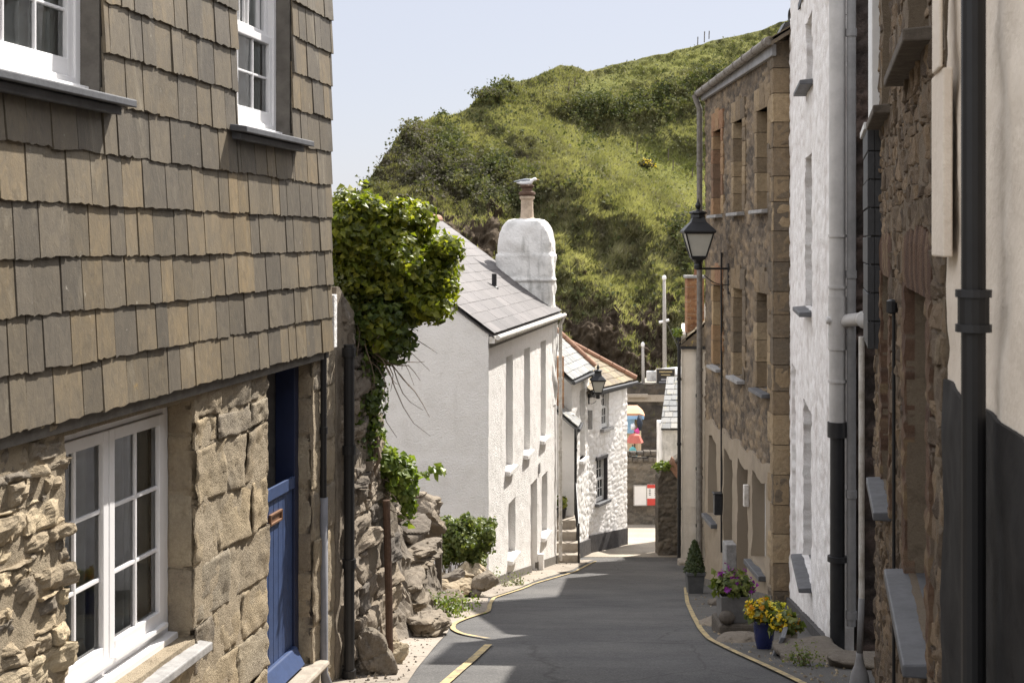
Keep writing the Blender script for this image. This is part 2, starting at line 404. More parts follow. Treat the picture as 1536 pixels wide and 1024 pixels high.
def slate_mat(name, ramp, rough=.55, streak=None, bstr=.35, vertical=True, spec=.4, lichen=None, sidw=.5, big=2.5):
    t = NT(name); sid = t.attr('sid'); s2 = t.attr('mort')
    n1 = t.noise(big, 5, .65); n2 = t.noise(13, 7, .7, stretch=(1.5,1.5,.75) if vertical else None, dist=.8); n3 = t.noise(90, 4)
    f = t.math('ADD', t.math('MULTIPLY', sid, sidw), t.math('ADD', t.math('MULTIPLY', n1, .9-sidw), t.math('MULTIPLY', n2, .35)))
    c = t.ramp(t.math('SUBTRACT', f, .12), ramp)
    c = t.mix(.35, c, t.mix(1., c, t.ramp(n2, [(.3,(.6,.575,.55)),(.7,(1.35,1.3,1.2))]), 'MULTIPLY'))
    c = t.mix(1., c, t.ramp(s2, [(0,(.84,.83,.81)),(1,(1.1,1.085,1.06))]), 'MULTIPLY')
    if streak: c = t.mix(t.ramp(t.noise(2.1, 8, .72, stretch=(1.6,1.6,.6), dist=1.), [(.57,(0,0,0)),(.72,(.5,.5,.5))]), c, streak); c = t.mix(t.ramp(t.noise(17, 5, .7), [(.66,(0,0,0)),(.72,(.7,.7,.7))]), c, (.34,.31,.26,1)); c = t.mix(t.ramp(t.noise(6.3, 6, .7), [(.3,(.55,.55,.55)),(.42,(0,0,0))]), c, t.mix(1., c, (.55,.55,.56), 'MULTIPLY')); c = t.mix(t.ramp(t.noise(4.4, 7, .8), [(.66,(0,0,0)),(.7,(.6,.6,.6))]), c, (.3,.2,.07,1))
    if lichen: c = t.mix(t.ramp(t.noise(7., 7, .75), [(.58,(0,0,0)),(.64,(.8,.8,.8))]), c, lichen)
    return t.bsdf(c, rough, t.bump(n3, bstr, .003, t.bump(n2, .5, .006)), spec=spec)
def plain(name, col, rough=.5, metal=0., var=.25, bump=.0, scale=8., spec=.4, dirt=None):
    t = NT(name); n = t.noise(scale, 6, .65)
    d = tuple(x*(1-var) for x in col[:3]) if dirt is None else dirt
    c = t.mix(t.ramp(n, [(.4,(0,0,0)),(.7,(1,1,1))]), (*col[:3],1), (*d,1))
    r = t.math('ADD', t.math('MULTIPLY', n, .25), rough-.12)
    return t.bsdf(c, r, t.bump(t.noise(scale*8, 4), max(bump,.05), .004), metal, spec)
def leaf_mat(name, ramp, trans=.35, rough=.45, spec=.4):
    t = NT(name); sid = t.attr('sid'); n = t.noise(1.7, 3)
    c = t.ramp(t.math('ADD', t.math('MULTIPLY', sid, .65), t.math('MULTIPLY', n, .35)), ramp)
    t.bsdf(c, rough, spec=spec)
    tr = t.n('ShaderNodeBsdfTranslucent'); t.l(t.mix(1., c, (1.5,1.6,.6), 'MULTIPLY'), tr.inputs[0])
    mx = t.n('ShaderNodeMixShader'); mx.inputs[0].default_value = trans
    t.l(t.p.outputs[0], mx.inputs[1]); t.l(tr.outputs[0], mx.inputs[2]); t.l(mx.outputs[0], t.out.inputs['Surface'])
    return t.m
def glass_mat(name, tint=(.9,.95,.95), refl=1.):
    t = NT(name); tr = t.n('ShaderNodeBsdfTransparent'); tr.inputs[0].default_value = (*tint,1)
    gl = t.n('ShaderNodeBsdfGlossy'); gl.inputs['Roughness'].default_value = .02
    b = t.bump(t.noise(2.2, 2), .12, .02); t.l(b, gl.inputs['Normal'])
    fr = t.n('ShaderNodeFresnel'); fr.inputs[0].default_value = 1.5
    mx = t.n('ShaderNodeMixShader'); t.l(t.math('ADD', t.math('MULTIPLY', fr.outputs[0], 1.2*refl), .04, True), mx.inputs[0])
    t.l(tr.outputs[0], mx.inputs[1]); t.l(gl.outputs[0], mx.inputs[2]); t.l(mx.outputs[0], t.out.inputs['Surface']); return t.m

M = {}
M['slate_hang'] = slate_mat('hung_slate', [(.2,(.09,.08,.067)),(.42,(.118,.102,.08)),(.56,(.142,.12,.088)),(.68,(.175,.14,.092)),(.85,(.245,.182,.1))], .6, streak=(.31,.27,.2,1), lichen=None, sidw=.36, big=1.1)
M['slate_roof'] = slate_mat('roof_slate', [(.2,(.1,.094,.098)),(.5,(.118,.11,.113)),(.8,(.138,.128,.13))], .62, vertical=False, spec=.25)
M['slate_grey'] = slate_mat('grey_slate', [(.2,(.16,.17,.18)),(.5,(.22,.225,.23)),(.8,(.29,.28,.26))], .6, vertical=False, lichen=(.35,.3,.14,1))
M['slate_lichen'] = slate_mat('lichened_slate', [(.2,(.16,.13,.1)),(.5,(.22,.18,.12)),(.8,(.29,.24,.16))], .8, vertical=False, lichen=(.4,.3,.1,1))
M['slate_dark'] = slate_mat('dark_slate', [(.2,(.05,.052,.058)),(.5,(.075,.078,.085)),(.8,(.11,.11,.115))], .5)
M['sill'] = plain('slate_sill', (.115,.117,.125), .55, var=.35, bump=.3)
M['sill_light'] = plain('weathered_sill', (.33,.32,.31), .7, var=.4, bump=.4, scale=14)
M['rubble_tan'] = stone_mat('tan_rubble', [(.15,(.2,.175,.145)),(.4,(.33,.275,.2)),(.65,(.44,.36,.25)),(.85,(.52,.44,.31))], (.38,.32,.235,1))
M['granite'] = stone_mat('granite_block', [(.1,(.22,.195,.165)),(.3,(.39,.32,.225)),(.5,(.46,.375,.255)),(.68,(.32,.275,.215)),(.88,(.49,.42,.305))], (.41,.34,.245,1), fine=60, bstr=.9)
M['rubble_garden'] = stone_mat('garden_rubble', [(.15,(.14,.125,.11)),(.5,(.25,.21,.165)),(.85,(.36,.3,.23))], (.3,.25,.19,1))
M['rubble_brown'] = stone_mat('brown_rubble', [(.15,(.105,.08,.06)),(.45,(.165,.125,.088)),(.7,(.225,.165,.11)),(.9,(.29,.215,.14))], (.2,.16,.115,1), lichen=(.24,.19,.13,1))
M['rubble_dark'] = stone_mat('dark_rubble', [(.15,(.05,.042,.04)),(.5,(.09,.07,.062)),(.85,(.15,.11,.095))], (.09,.075,.065,1))
M['rubble_r3'] = stone_mat('warm_rubble', [(.15,(.085,.07,.056)),(.4,(.145,.115,.086)),(.65,(.22,.17,.12)),(.9,(.32,.245,.16))], (.2,.163,.125,1), lichen=(.3,.24,.165,1))
M['quoin'] = stone_mat('tan_ashlar', [(.1,(.13,.11,.088)),(.4,(.225,.172,.115)),(.65,(.3,.228,.145)),(.9,(.39,.305,.2))], (.27,.215,.15,1), fine=30, lichen=(.19,.15,.11,1))
M['quoin_red'] = stone_mat('rusty_ashlar', [(.1,(.17,.12,.085)),(.4,(.3,.17,.1)),(.7,(.36,.25,.14)),(.9,(.45,.34,.21))], (.4,.32,.2,1), fine=30)
M['brick_red'] = stone_mat('weathered_brick', [(.1,(.1,.062,.046)),(.4,(.155,.095,.065)),(.7,(.2,.135,.09)),(.9,(.28,.21,.125))], (.18,.145,.11,1))
M['brick_brown'] = stone_mat('brown_brick', [(.1,(.24,.12,.07)),(.5,(.32,.17,.09)),(.9,(.4,.23,.12))], (.33,.27,.2,1))
M['rock'] = stone_mat('slate_rock', [(.1,(.12,.105,.09)),(.5,(.21,.18,.145)),(.9,(.31,.26,.2))], (.2,.17,.13,1), fine=25, strata=True)
M['harbour'] = stone_mat('harbour_stone', [(.15,(.045,.04,.036)),(.5,(.08,.07,.06)),(.85,(.125,.105,.085))], (.085,.075,.062,1), lichen=(.1,.1,.045,1))
M['harbour_low'] = stone_mat('quay_stone', [(.15,(.1,.088,.075)),(.5,(.155,.135,.11)),(.85,(.21,.18,.145))], (.19,.17,.14,1))
M['render_white'] = paint_mat('roughcast_white', (.8,.775,.745,1), (.5,.47,.43,1), .3, 34., .03, gstr=.75)
M['render_shade'] = M['render_white']
M['lime'] = paint_mat('lime_wash', (.76,.745,.715,1), (.33,.325,.3,1), 1., 18., .022, gstr=.8)
M['paint_stone'] = paint_mat('whitewash', (.82,.8,.775,1), (.42,.38,.32,1), .4, 40., .012)
M['paint_stone_r'] = paint_mat('whitewash_patchy', (.8,.775,.755,1), (.4,.33,.3,1), .5, 40., .012)
M['cream'] = paint_mat('cream_paint', (.76,.69,.59,1), (.45,.39,.31,1), .35, 40., .006)
M['cream_near'] = paint_mat('pale_paint', (.78,.69,.58,1), (.5,.41,.33,1), .3, 30., .008)
M['tar'] = plain('tar_paint', (.023,.0215,.021), .75, var=.4, bump=.3, spec=.2)
M['plinth'] = plain('grey_plinth', (.16,.145,.125), .85, var=.4, bump=.5)
M['tarplinth'] = plain('black_plinth', (.06,.055,.055), .8, var=.5, bump=.5)
M['beige'] = paint_mat('beige_render', (.3,.245,.18,1), (.22,.18,.14,1), .5, 40., .006)
M['upvc'] = plain('white_frame', (.8,.79,.79), .35, var=.05)
M['woodwhite'] = plain('painted_wood', (.74,.73,.71), .5, var=.12)
M['blue'] = plain('blue_paint', (.042,.07,.16), .5, var=.25, bump=.1)
M['navy'] = plain('navy_paint', (.014,.021,.055), .45, var=.2)
M['brass'] = plain('worn_brass', (.24,.13,.075), .5, metal=.4, var=.4)
M['black'] = plain('black_iron', (.017,.0165,.017), .45, var=.3, spec=.4)
M['iron'] = plain('cast_iron', (.028,.028,.03), .45, var=.3)
M['pipe_grey'] = plain('grey_pipe', (.52,.5,.48), .5, var=.2, scale=5)
M['pipe_dull'] = plain('dull_pipe', (.26,.255,.255), .55, var=.3, scale=5)
M['lead'] = plain('lead', (.2,.2,.215), .5, var=.3)
M['gutter'] = plain('old_gutter', (.22,.2,.175), .6, var=.45, dirt=(.12,.1,.08), scale=12)
M['gutter_white'] = plain('white_gutter', (.7,.67,.63), .5, var=.2, dirt=(.4,.36,.29))
M['rust'] = plain('rust', (.12,.07,.045), .85, var=.45, bump=.5, scale=20)
M['wood'] = plain('weathered_wood', (.14,.115,.09), .85, var=.5, bump=.6, scale=16)
M['wood_grey'] = plain('silvered_wood', (.42,.39,.35), .8, var=.3, bump=.4, scale=16)
M['terra'] = plain('terracotta', (.36,.2,.13), .8, var=.35, bump=.3, scale=10)
M['buff'] = plain('buff_clay', (.48,.38,.28), .8, var=.4, bump=.3, scale=9)
M['dark'] = plain('dark_interior', (.035,.033,.032), .9)  # near-black colour standing in for the darkness of unlit rooms
M['glassdark'] = (lambda t: t.bsdf(t.mix(t.ramp(t.noise(1.3,3),[(.4,(0,0,0)),(.6,(1,1,1))]), (.03,.033,.036,1), (.075,.078,.08,1)), .06, t.bump(t.noise(2.,2),.1,.02), spec=.6))(NT('dark_pane'))
M['glass'] = glass_mat('clear_pane')
M['lampglass'] = (lambda t: t.bsdf(t.mix(t.noise(4,4), (.52,.5,.44,1), (.36,.36,.32,1)), .3, spec=.5))(NT('frosted_glass'))
M['curtain'] = plain('net_curtain', (.62,.61,.6), .9, var=.12)
M['asphalt'] = None
M['grit'] = plain('grit_concrete', (.3,.27,.24), .95, var=.3, bump=.6, scale=5)
M['stepstone'] = plain('granite_step', (.38,.33,.27), .85, var=.3, bump=.6, scale=12)
M['potgrey'] = plain('grey_planter', (.1,.1,.1), .8, var=.25, bump=.3)
M['potzinc'] = plain('zinc_planter', (.15,.145,.14), .75, var=.3, bump=.3)
M['potblue'] = plain('blue_glaze', (.02,.028,.11), .25, var=.3, spec=.6)
M['potcream'] = plain('cream_pot', (.55,.48,.4), .7, var=.25)
M['gull_white'] = plain('white_feathers', (.82,.81,.8), .7, var=.08)
M['gull_grey'] = plain('grey_feathers', (.33,.35,.38), .7, var=.15)
M['beak'] = plain('yellow_beak', (.6,.38,.06), .5)
M['sign_black'] = plain('black_board', (.03,.026,.022), .6)
M['sign_gold'] = plain('gold_lettering', (.42,.33,.17), .6)
M['sign_grey'] = plain('grey_lettering', (.3,.29,.3), .6)
M['board_white'] = plain('white_board', (.75,.73,.7), .5, var=.06)
M['board_red'] = plain('red_print', (.55,.055,.04), .5, var=.1)
M['board_green'] = plain('green_print', (.2,.38,.22), .5, var=.1)
M['ink'] = plain('dark_print', (.09,.085,.08), .6)
M['boat'] = plain('white_hull', (.78,.79,.8), .3, var=.06)
M['orange'] = plain('orange_canvas', (.6,.33,.19), .8, var=.1)
M['skyblue'] = plain('blue_canvas', (.3,.5,.72), .8, var=.1)
M['red_cloth'] = plain('red_canvas', (.55,.16,.12), .8, var=.1)
M['mint_cloth'] = plain('mint_canvas', (.5,.75,.55), .8, var=.1)
M['teal_cloth'] = plain('teal_canvas', (.14,.42,.42), .8, var=.1)
M['pink_cloth'] = plain('pink_cloth', (.75,.08,.3), .8, var=.1)
M['wetsuit'] = plain('dark_neoprene', (.03,.04,.06), .8)
M['skin_tan'] = plain('sandy_canvas', (.6,.48,.34), .9, var=.1)
M['ivy'] = leaf_mat('ivy_leaf', [(.1,(.055,.072,.013)),(.4,(.125,.15,.018)),(.7,(.225,.235,.028)),(.95,(.36,.33,.05))], .45)
M['ivy_dark'] = leaf_mat('ivy_leaf_dark', [(.1,(.03,.05,.012)),(.5,(.065,.095,.018)),(.95,(.14,.17,.03))], .3)
M['ivy_dry'] = leaf_mat('ivy_leaf_olive', [(.1,(.06,.08,.02)),(.5,(.12,.13,.03)),(.95,(.22,.2,.06))], .35)
M['hedge'] = leaf_mat('hedge_leaf', [(.1,(.06,.09,.022)),(.5,(.125,.155,.04)),(.95,(.26,.27,.08))], .35)
M['box'] = leaf_mat('topiary_leaf', [(.1,(.028,.045,.014)),(.5,(.05,.07,.02)),(.95,(.085,.1,.03))], .2)
M['weed'] = leaf_mat('weed_leaf', [(.1,(.07,.11,.02)),(.5,(.14,.19,.035)),(.95,(.25,.28,.06))], .35)
M['petal_purple'] = leaf_mat('purple_petal', [(.1,(.16,.02,.2)),(.9,(.32,.05,.38))], .3, .6)
M['petal_yellow'] = leaf_mat('yellow_petal', [(.1,(.66,.44,.02)),(.9,(.8,.62,.04))], .3, .6)
M['petal_lemon'] = leaf_mat('lemon_petal', [(.1,(.6,.55,.05)),(.9,(.78,.72,.12))], .3, .6)
M['petal_orange'] = leaf_mat('orange_petal', [(.1,(.5,.2,.015)),(.9,(.66,.36,.02))], .3, .6)
M['twig'] = plain('dry_twig', (.2,.15,.105), .9, var=.35)
M['twig_pale'] = plain('pale_twig', (.32,.25,.18), .9, var=.3)
def ground_mat(name, a, b, c, scale, gstr=.5, fine=180., gd=.004, rough=.93, crack=None):
    t = NT(name); n1 = t.noise(scale, 7, .65); n2 = t.noise(fine, 3, .7); n3 = t.noise(.35, 5, .6); n4 = t.noise(22, 5, .7)
    col = t.mix(t.ramp(n1, [(.35,(0,0,0)),(.7,(1,1,1))]), a, b)
    col = t.mix(t.ramp(n3, [(.45,(0,0,0)),(.65,(.7,.7,.7))]), col, c)
    col = t.mix(t.ramp(t.noise(9, 5, .7), [(.35,(.3,.3,.3)),(.5,(0,0,0))]), col, t.mix(1., col, (.6,.6,.6,1), 'MULTIPLY')); col = t.mix(t.ramp(n2, [(.4,(.65,.65,.65)),(.6,(0,0,0))]), col, t.mix(1., col, (.5,.5,.5,1), 'MULTIPLY'))
    col = t.mix(t.ramp(n2, [(.6,(0,0,0)),(.75,(.5,.5,.5))]), col, t.mix(1., col, (1.9,1.85,1.75,1), 'MULTIPLY'))
    if crack:
        v = t.n('ShaderNodeTexVoronoi', feature='DISTANCE_TO_EDGE'); v.inputs['Scale'].default_value = crack; v.inputs['Randomness'].default_value = 1.
        mp = t.n('ShaderNodeMixRGB'); mp.inputs[0].default_value = .12; t.l(t.co, mp.inputs[1]); nz = t.n('ShaderNodeTexNoise'); nz.inputs['Scale'].default_value = 3; t.l(t.co, nz.inputs[0]); t.l(nz.outputs['Color'], mp.inputs[2])
        t.l(mp.outputs[0], v.inputs['Vector'])
        col = t.mix(t.ramp(v.outputs['Distance'], [(0,(.55,.55,.55)),(.006,(0,0,0))]), col, (.05,.047,.043,1))
    return t.bsdf(col, rough, t.bump(n2, gstr, gd, t.bump(n4, .35, .012)), spec=.25)
M['asphalt'] = ground_mat('asphalt', (.098,.095,.094,1), (.14,.136,.132,1), (.172,.164,.154,1), 1.1, .9, 52., .01, crack=.42)
M['sandy'] = ground_mat('worn_concrete', (.33,.285,.235,1), (.42,.37,.31,1), (.27,.23,.19,1), 1.8, crack=.8)
M['patch'] = ground_mat('old_tarmac', (.1,.095,.09,1), (.16,.15,.135,1), (.12,.112,.1,1), 2.5, .8)
M['slip'] = ground_mat('slip_concrete', (.42,.36,.29,1), (.5,.44,.36,1), (.3,.26,.21,1), 1.2)
M['earth'] = ground_mat('earth', (.12,.1,.075,1), (.18,.15,.11,1), (.1,.1,.05,1), 1.5, .8)
M['line'] = (lambda t: t.bsdf(t.mix(t.ramp(t.noise(9,7,.75),[(.44,(0,0,0)),(.6,(.9,.9,.9))]), (.5,.385,.19,1), (.2,.175,.14,1)), .85, t.bump(t.noise(150,3),.4,.004), spec=.2))(NT('worn_yellow_paint'))

# ------------------------------------------------------------------ generic openings
def sheet(mb, fr, u0, u1, z0, z1, w, nu=2, nz=2, wf=None, sid=0.):
    us = np.linspace(u0, u1, nu); zs = np.linspace(z0, z1, nz); U, Z = np.meshgrid(us, zs, indexing='ij')
    Wd = np.full(U.shape, w) if wf is None else w+wf(U, Z)
    mb.add(fr.P(U, Wd, Z).reshape(-1,3), [(i*nz+j, (i+1)*nz+j, (i+1)*nz+j+1, i*nz+j+1) for i in range(nu-1) for j in range(nz-1)], sid)
def frame4(mb, fr, u0, u1, z0, z1, t, w0, w1):
    box(mb, fr, u0, u0+t, w0, w1, z0, z1); box(mb, fr, u1-t, u1, w0, w1, z0, z1)
    box(mb, fr, u0+t, u1-t, w0, w1, z1-t, z1); box(mb, fr, u0+t, u1-t, w0, w1, z0, z0+t)
def window(par, fr, u0, u1, z0, z1, w, lights=1, rows=3, cols=2, ft=.055, st=.045, bar=.02, mat='upvc', pane='glassdark', curtain=False, sash=False, unlit_lining=True):
    """frame, sashes and bars in one mesh; pane, curtain, lining as its pieces. w: plane of the frame's face."""
    mb = MB(); frame4(mb, fr, u0, u1, z0, z1, ft, w-.07, w)
    cells_ = []
    iu0, iu1, iz0, iz1 = u0+ft, u1-ft, z0+ft, z1-ft
    if sash: zm = (iz0+iz1)/2-.03; cells_ = [(iu0, iu1, zm, iz1, -.045), (iu0, iu1, iz0, zm+.045, -.012)]
    else:
        lw = (iu1-iu0)/lights
        for k in range(lights): cells_.append((iu0+k*lw+.004, iu0+(k+1)*lw-.004, iz0+.004, iz1-.004, .012))
    pn = MB()
    for (a, b, c, d, o) in cells_:
        bt = st*(1.7 if sash or lights > 1 else 1.3)
        box(mb, fr, a, a+st, w+o-.05, w+o, c, d); box(mb, fr, b-st, b, w+o-.05, w+o, c, d)
        box(mb, fr, a+st, b-st, w+o-.05, w+o, d-st, d); box(mb, fr, a+st, b-st, w+o-.05, w+o, c, c+bt)
        ga, gb, gc, gd = a+st, b-st, c+bt, d-st
        for k in range(1, cols): x = ga+(gb-ga)*k/cols; box(mb, fr, x-bar/2, x+bar/2, w+o-.04, w+o-.012, gc, gd)
        rr = rows
        for k in range(1, rr): z = gc+(gd-gc)*k/rr; box(mb, fr, ga, gb, w+o-.041, w+o-.014, z-bar/2, z+bar/2)
        sheet(pn, fr, ga-.01, gb+.01, gc-.01, gd+.01, w+o-.027)
        if not sash and lights > 1: box(mb, fr, a+.01, b-.01, w+o, w+o+.03, c+.005, c+.03)
    wn = part('window', mb, M[mat], par, bevel=.004)
    part('pane', pn, M[pane], wn)
    if curtain:
        cb = MB(); sheet(cb, fr, u0+.02, u1-.02, z0+.02, z1-.02, w-.085, 90, 3, lambda U, Z: .022*np.sin(U*52+1.5*np.sin(U*9))+.01*np.sin(U*23+Z))
        part('curtain', cb, M['curtain'], wn, smooth=True)
    if unlit_lining:
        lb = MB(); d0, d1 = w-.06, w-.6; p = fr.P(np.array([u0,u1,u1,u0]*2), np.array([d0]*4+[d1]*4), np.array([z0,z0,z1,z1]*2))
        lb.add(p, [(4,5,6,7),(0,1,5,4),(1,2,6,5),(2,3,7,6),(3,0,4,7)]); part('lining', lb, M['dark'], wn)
    return wn
def roof_slab(mb, fr, u0, u1, w_e, z_e, w_r, z_r, t=.08):
    p = fr.P(np.array([u0,u1,u1,u0]*2), np.array([w_e,w_e,w_r,w_r]*2), np.array([z_e-t,z_e-t,z_r-t,z_r-t,z_e,z_e,z_r,z_r])); mb.add(p, BOXF)
def pipe_run(par, pts, r, mat, collars=(), name='drainpipe', cr=1.28, ch=.07, n=14):
    mb = MB(); tube(mb, pts, r, n)
    for (p, h) in collars: tube(mb, [Vector(p)-Vector((0,0,h/2)), Vector(p)+Vector((0,0,h/2))], r*cr, n)
    return part(name, mb, M[mat], par, smooth=False, bevel=0)
def shade_smooth(o, ang=40):
    o.data.polygons.foreach_set('use_smooth', [True]*len(o.data.polygons))
    m = o.modifiers.new('edges', 'EDGE_SPLIT'); m.split_angle = rad(ang); return o
def base_strip(fr, u0, u1, h, out, over=.25, n=14):
    """a plinth that follows the sloping street"""
    mb = MB(); us = np.linspace(u0, u1, n)
    for a, b in zip(us, us[1:]):
        pa, pb = fr.P(a, out, 0), fr.P(b, out, 0); za, zb = g(pa[1]), g(pb[1])
        pts = [fr.P(a,-.05,za-over), fr.P(b,-.05,zb-over), fr.P(b,out,zb-over), fr.P(a,out,za-over), fr.P(a,-.05,za+h), fr.P(b,-.05,zb+h), fr.P(b,out,zb+h), fr.P(a,out,za+h)]
        mb.add(pts, BOXF)
    return mb

# ================================================================== LEFT: slate-hung house
LF = Fr(-1.365, 10, .173, 1, 1, -.173)
LS = Fr(*(LF.P(0, -.05, 0)[:2]), .173, 1, 1, -.173)
house = thing('slate_hung_house', 'tall house hung with brown slates over a rubble ground floor with a blue door', 'house', (-2.4, 7.5, g(7.5)))
uw = [(LF.uY(5.42), LF.uY(6.42)), (LF.uY(8.12), LF.uY(9.12))]
mb = MB(); dn, du = LF.n, LF.d; U0 = LF.uY(4.3)
for k in range(14):
    z = -.81+.246*k
    iv = [(U0, 0.)] if k < 6 or k > 11 else [(U0, uw[0][0]), (uw[0][1], uw[1][0]), (uw[1][1], 0.)]
    if k == 5: iv = [(U0, uw[0][0]), (uw[0][0], uw[0][1]), (uw[0][1], uw[1][0]), uw[1], (uw[1][1], 0.)]
    for q, (a, b) in enumerate(iv):
        under = k == 5 and q in (1, 3)
        vz = np.array([0,0,1.]); lean = 0.
        slates(mb, LF.P(a, 0, z)+0, du, dn, vz, b-a, 1, .246, .205, .016, 100+k*7+q, cover=.99 if under else 1.3, drop=.009, wj=.34, lift=.010, jagged=.012)
part('slate_cladding', mb, M['slate_hang'], house)
mb = MB(); wall(mb, LF, U0, -.01, -.87, 2.75, .12, lambda u, z: (0*u-.004, .4, 0.), [(uw[0][0], uw[0][1], .70, 2.0, .16), (uw[1][0], uw[1][1], .70, 2.0, .16)], ret=.3)
part('upper_wall', mb, M['plinth'], house)
for (a, b) in uw:
    wn = window(house, LF, a, b, .735, 2.0, -.1, rows=2, cols=3, ft=.05, st=.05, bar=.016, pane='glass', curtain=True, sash=True)
    s = MB(); box(s, LF, a, b, -.1, -.055, .70, .745); box(s, LF, a-.0, b, -.055, -.03, .70, .725); part('sill_board', s, M['upvc'], wn, bevel=.004)
    s = MB(); p = LF.P(np.array([a-.13, b+.13, b+.13, a-.13]*2), np.array([-.03,-.03,.13,.13]*2), np.array([.672,.672,.652,.652,.712,.712,.69,.69])); s.add(p, BOXF)
    part('sill', s, M['sill'], house, bevel=.006)
    s = MB(); p = LF.P(np.array([a-.08, b+.08, b+.08, a-.08]*2), np.array([.0,.0,.075,.075]*2), np.array([.62,.62,.612,.612,.672,.672,.655,.655])); s.add(p, BOXF)
    part('sill_bed', s, M['sill'], house, bevel=.006)
# ground floor masonry
gw = (LS.uY(6.175), LS.uY(7.636), -2.27, -.90); gd = (LS.uY(8.79), LS.uY(9.74), -3.12, -.80)
def left_masonry(u, z): return .008+.016*fbm(u*6, z*6, 3, 5)+.004*fbm(u*40, z*40, 4, 3), .5+.4*fbm(u*3, z*3, 5), 1.
mb = MB(); wall(mb, LS, LS.uY(5.0), LS.uY(10.25), -3.9, -.79, .025, left_masonry, [gw+(.22,), gd+(.34,)], ret=.5, edge=.01)
part('ground_floor_wall', mb, M['granite'], house, smooth=True)
mb = MB(); courses(mb, LS, LS.uY(5.05), gw[0]+.015, -3.6, -.80, (.035, .125), (.09, .34), (.004, .03), 3, rnd=.016, rough=.05, wav=.05, n=13, tilt=.3)
courses(mb, LS, gw[0], gw[1], -3.6, -2.36, (.06, .2), (.15, .4), (.0, .03), 5, rnd=.02, rough=.03, wav=.04, n=9, tilt=.2)
part('rubble_stones', mb, M['rubble_tan'], house, smooth=False)
mb = MB(); courses(mb, LS, gw[1]-.012, gd[0]+.012, -3.6, -.795, (.16, .36), (.24, .6), (.008, .022), 9, rnd=.012, rough=.028, wav=.035, n=17, gap=.005, tilt=.06); part('granite_blocks', mb, M['granite'], house, smooth=True); mb = MB()
courses(mb, LS, gd[1]-.012, LS.uY(10.25)+.01, -3.6, -.795, (.3, .46), (.4, .5), (.006, .016), 12, rnd=.018, rough=.02, wav=.01, n=15, tilt=.03)
part('granite_blocks', mb, M['granite'], house, smooth=True)
for q, (uu, z0_, z1_) in enumerate([(gw[1], gw[2], gw[3]), (gd[1], gd[2], gd[3])]):       # dressed stones inside the far jambs
    JF = Fr(*LS.P(uu, 0, 0)[:2], -LS.n[0], -LS.n[1], -LS.d[0], -LS.d[1]); mb = MB(); courses(mb, JF, -.0, .16, z0_, z1_+.09, (.3, .48), (.2, .3), (.006, .012), 15+q, rnd=.012, rough=.016, wav=.0, n=11, tilt=.02, deep=.02); part('jamb_stones', mb, M['granite'], house, smooth=True)
wn = window(house, LS, gw[0]-.01, gw[1]+.005, gw[2], gw[3]+.0, -.155, lights=2, rows=3, cols=2, ft=.075, st=.06, bar=.022, pane='glass', curtain=True)
s = MB(); box(s, LS, gw[0], gw[1], -.155, -.09, gw[2]-.02, gw[2]+.035); part('sill_board', s, M['upvc'], wn, bevel=.005)
s = MB(); p = LS.P(np.array([gw[0]-.05, gw[1]+.07, gw[1]+.07, gw[0]-.05]*2), np.array([-.16,-.16,.09,.09]*2), np.array([-2.33,-2.33,-2.355,-2.355,-2.285,-2.285,-2.305,-2.305])); s.add(p, BOXF)
part('sill', s, M['sill_light'], house, bevel=.008)
# door
du0, du1 = gd[0], gd[1]
fm = MB(); frame = [(du0, du0+.09), (du1-.09, du1)]
for a, b in frame: box(fm, LS, a, b, -.25, -.1, -3.08, -.80)
box(fm, LS, du0+.09, du1-.09, -.25, -.1, -.9, -.80)
part('door_frame', fm, M['navy'], house, bevel=.006)
db = MB(); n = 8
for k in range(n):
    a = du0+.09+(du1-du0-.18)*k/n; b = du0+.09+(du1-du0-.18)*(k+1)/n
    box(db, LS, a+.003, b-.003, -.16, -.12, -3.06, -1.80); box(db, LS, a+.003, b-.003, -.38, -.34, -1.77, -.9)
box(db, LS, du0+.09, du1-.09, -.165, -.125, -3.06, -1.79); box(db, LS, du0+.06, du1-.06, -.385, -.345, -1.9, -.8); box(db, LS, du0+.09, du1-.09, -.345, -.12, -1.81, -1.79)
box(db, LS, du0+.09, du1-.09, -.12, -.1, -1.785, -1.70)
dr = part('door', db, M['blue'], house, bevel=.003)
wb = MB(); p = LS.P(np.array([du0+.09,du1-.09,du1-.09,du0+.09]*2), np.array([-.12,-.12,-.02,-.02,-.12,-.12,-.085,-.085]), np.array([-3.06]*4+[-2.93]*4)); wb.add(p, BOXF); part('weather_board', wb, M['blue'], dr, bevel=.008)
lp = MB(); um = du0+.5; frame4(lp, LS, um-.12, um+.12, -1.965, -1.885, .018, -.122, -.1); box(lp, LS, um-.1, um+.1, -.122, -.113, -1.955, -1.895); part('letter_plate', lp, M['brass'], dr, bevel=.004)
st = MB(); cushion(st, LS, du0-.04, du1+.08, -3.5, -3.085, .06, 4, rnd=.02, deep=.4); part('doorstep', st, M['stepstone'], house)
s = MB(); box(s, LS, du0-.1, du1+.12, -.34, .1, -3.13, -3.083); part('threshold', s, M['stepstone'], house, bevel=.02)
# roof, out of the picture but it throws the shade
mb = MB(); roof_slab(mb, LF, U0, .15, .2, 2.72, -3.2, 4.9); roof_slab(mb, LF, U0, .15, -6.6, 2.72, -3.2, 4.9); part('roof', mb, M['slate_roof'], house)
mb = MB(); box(mb, LF, -6.2, -.005, -.55, -.35, -.86, 2.7); part('inner_wall', mb, M['dark'], house)
mb = MB(); box(mb, LF, -.3, 0.0, -6.4, -.3, -4.2, 2.74); part('end_wall', mb, M['plinth'], house)
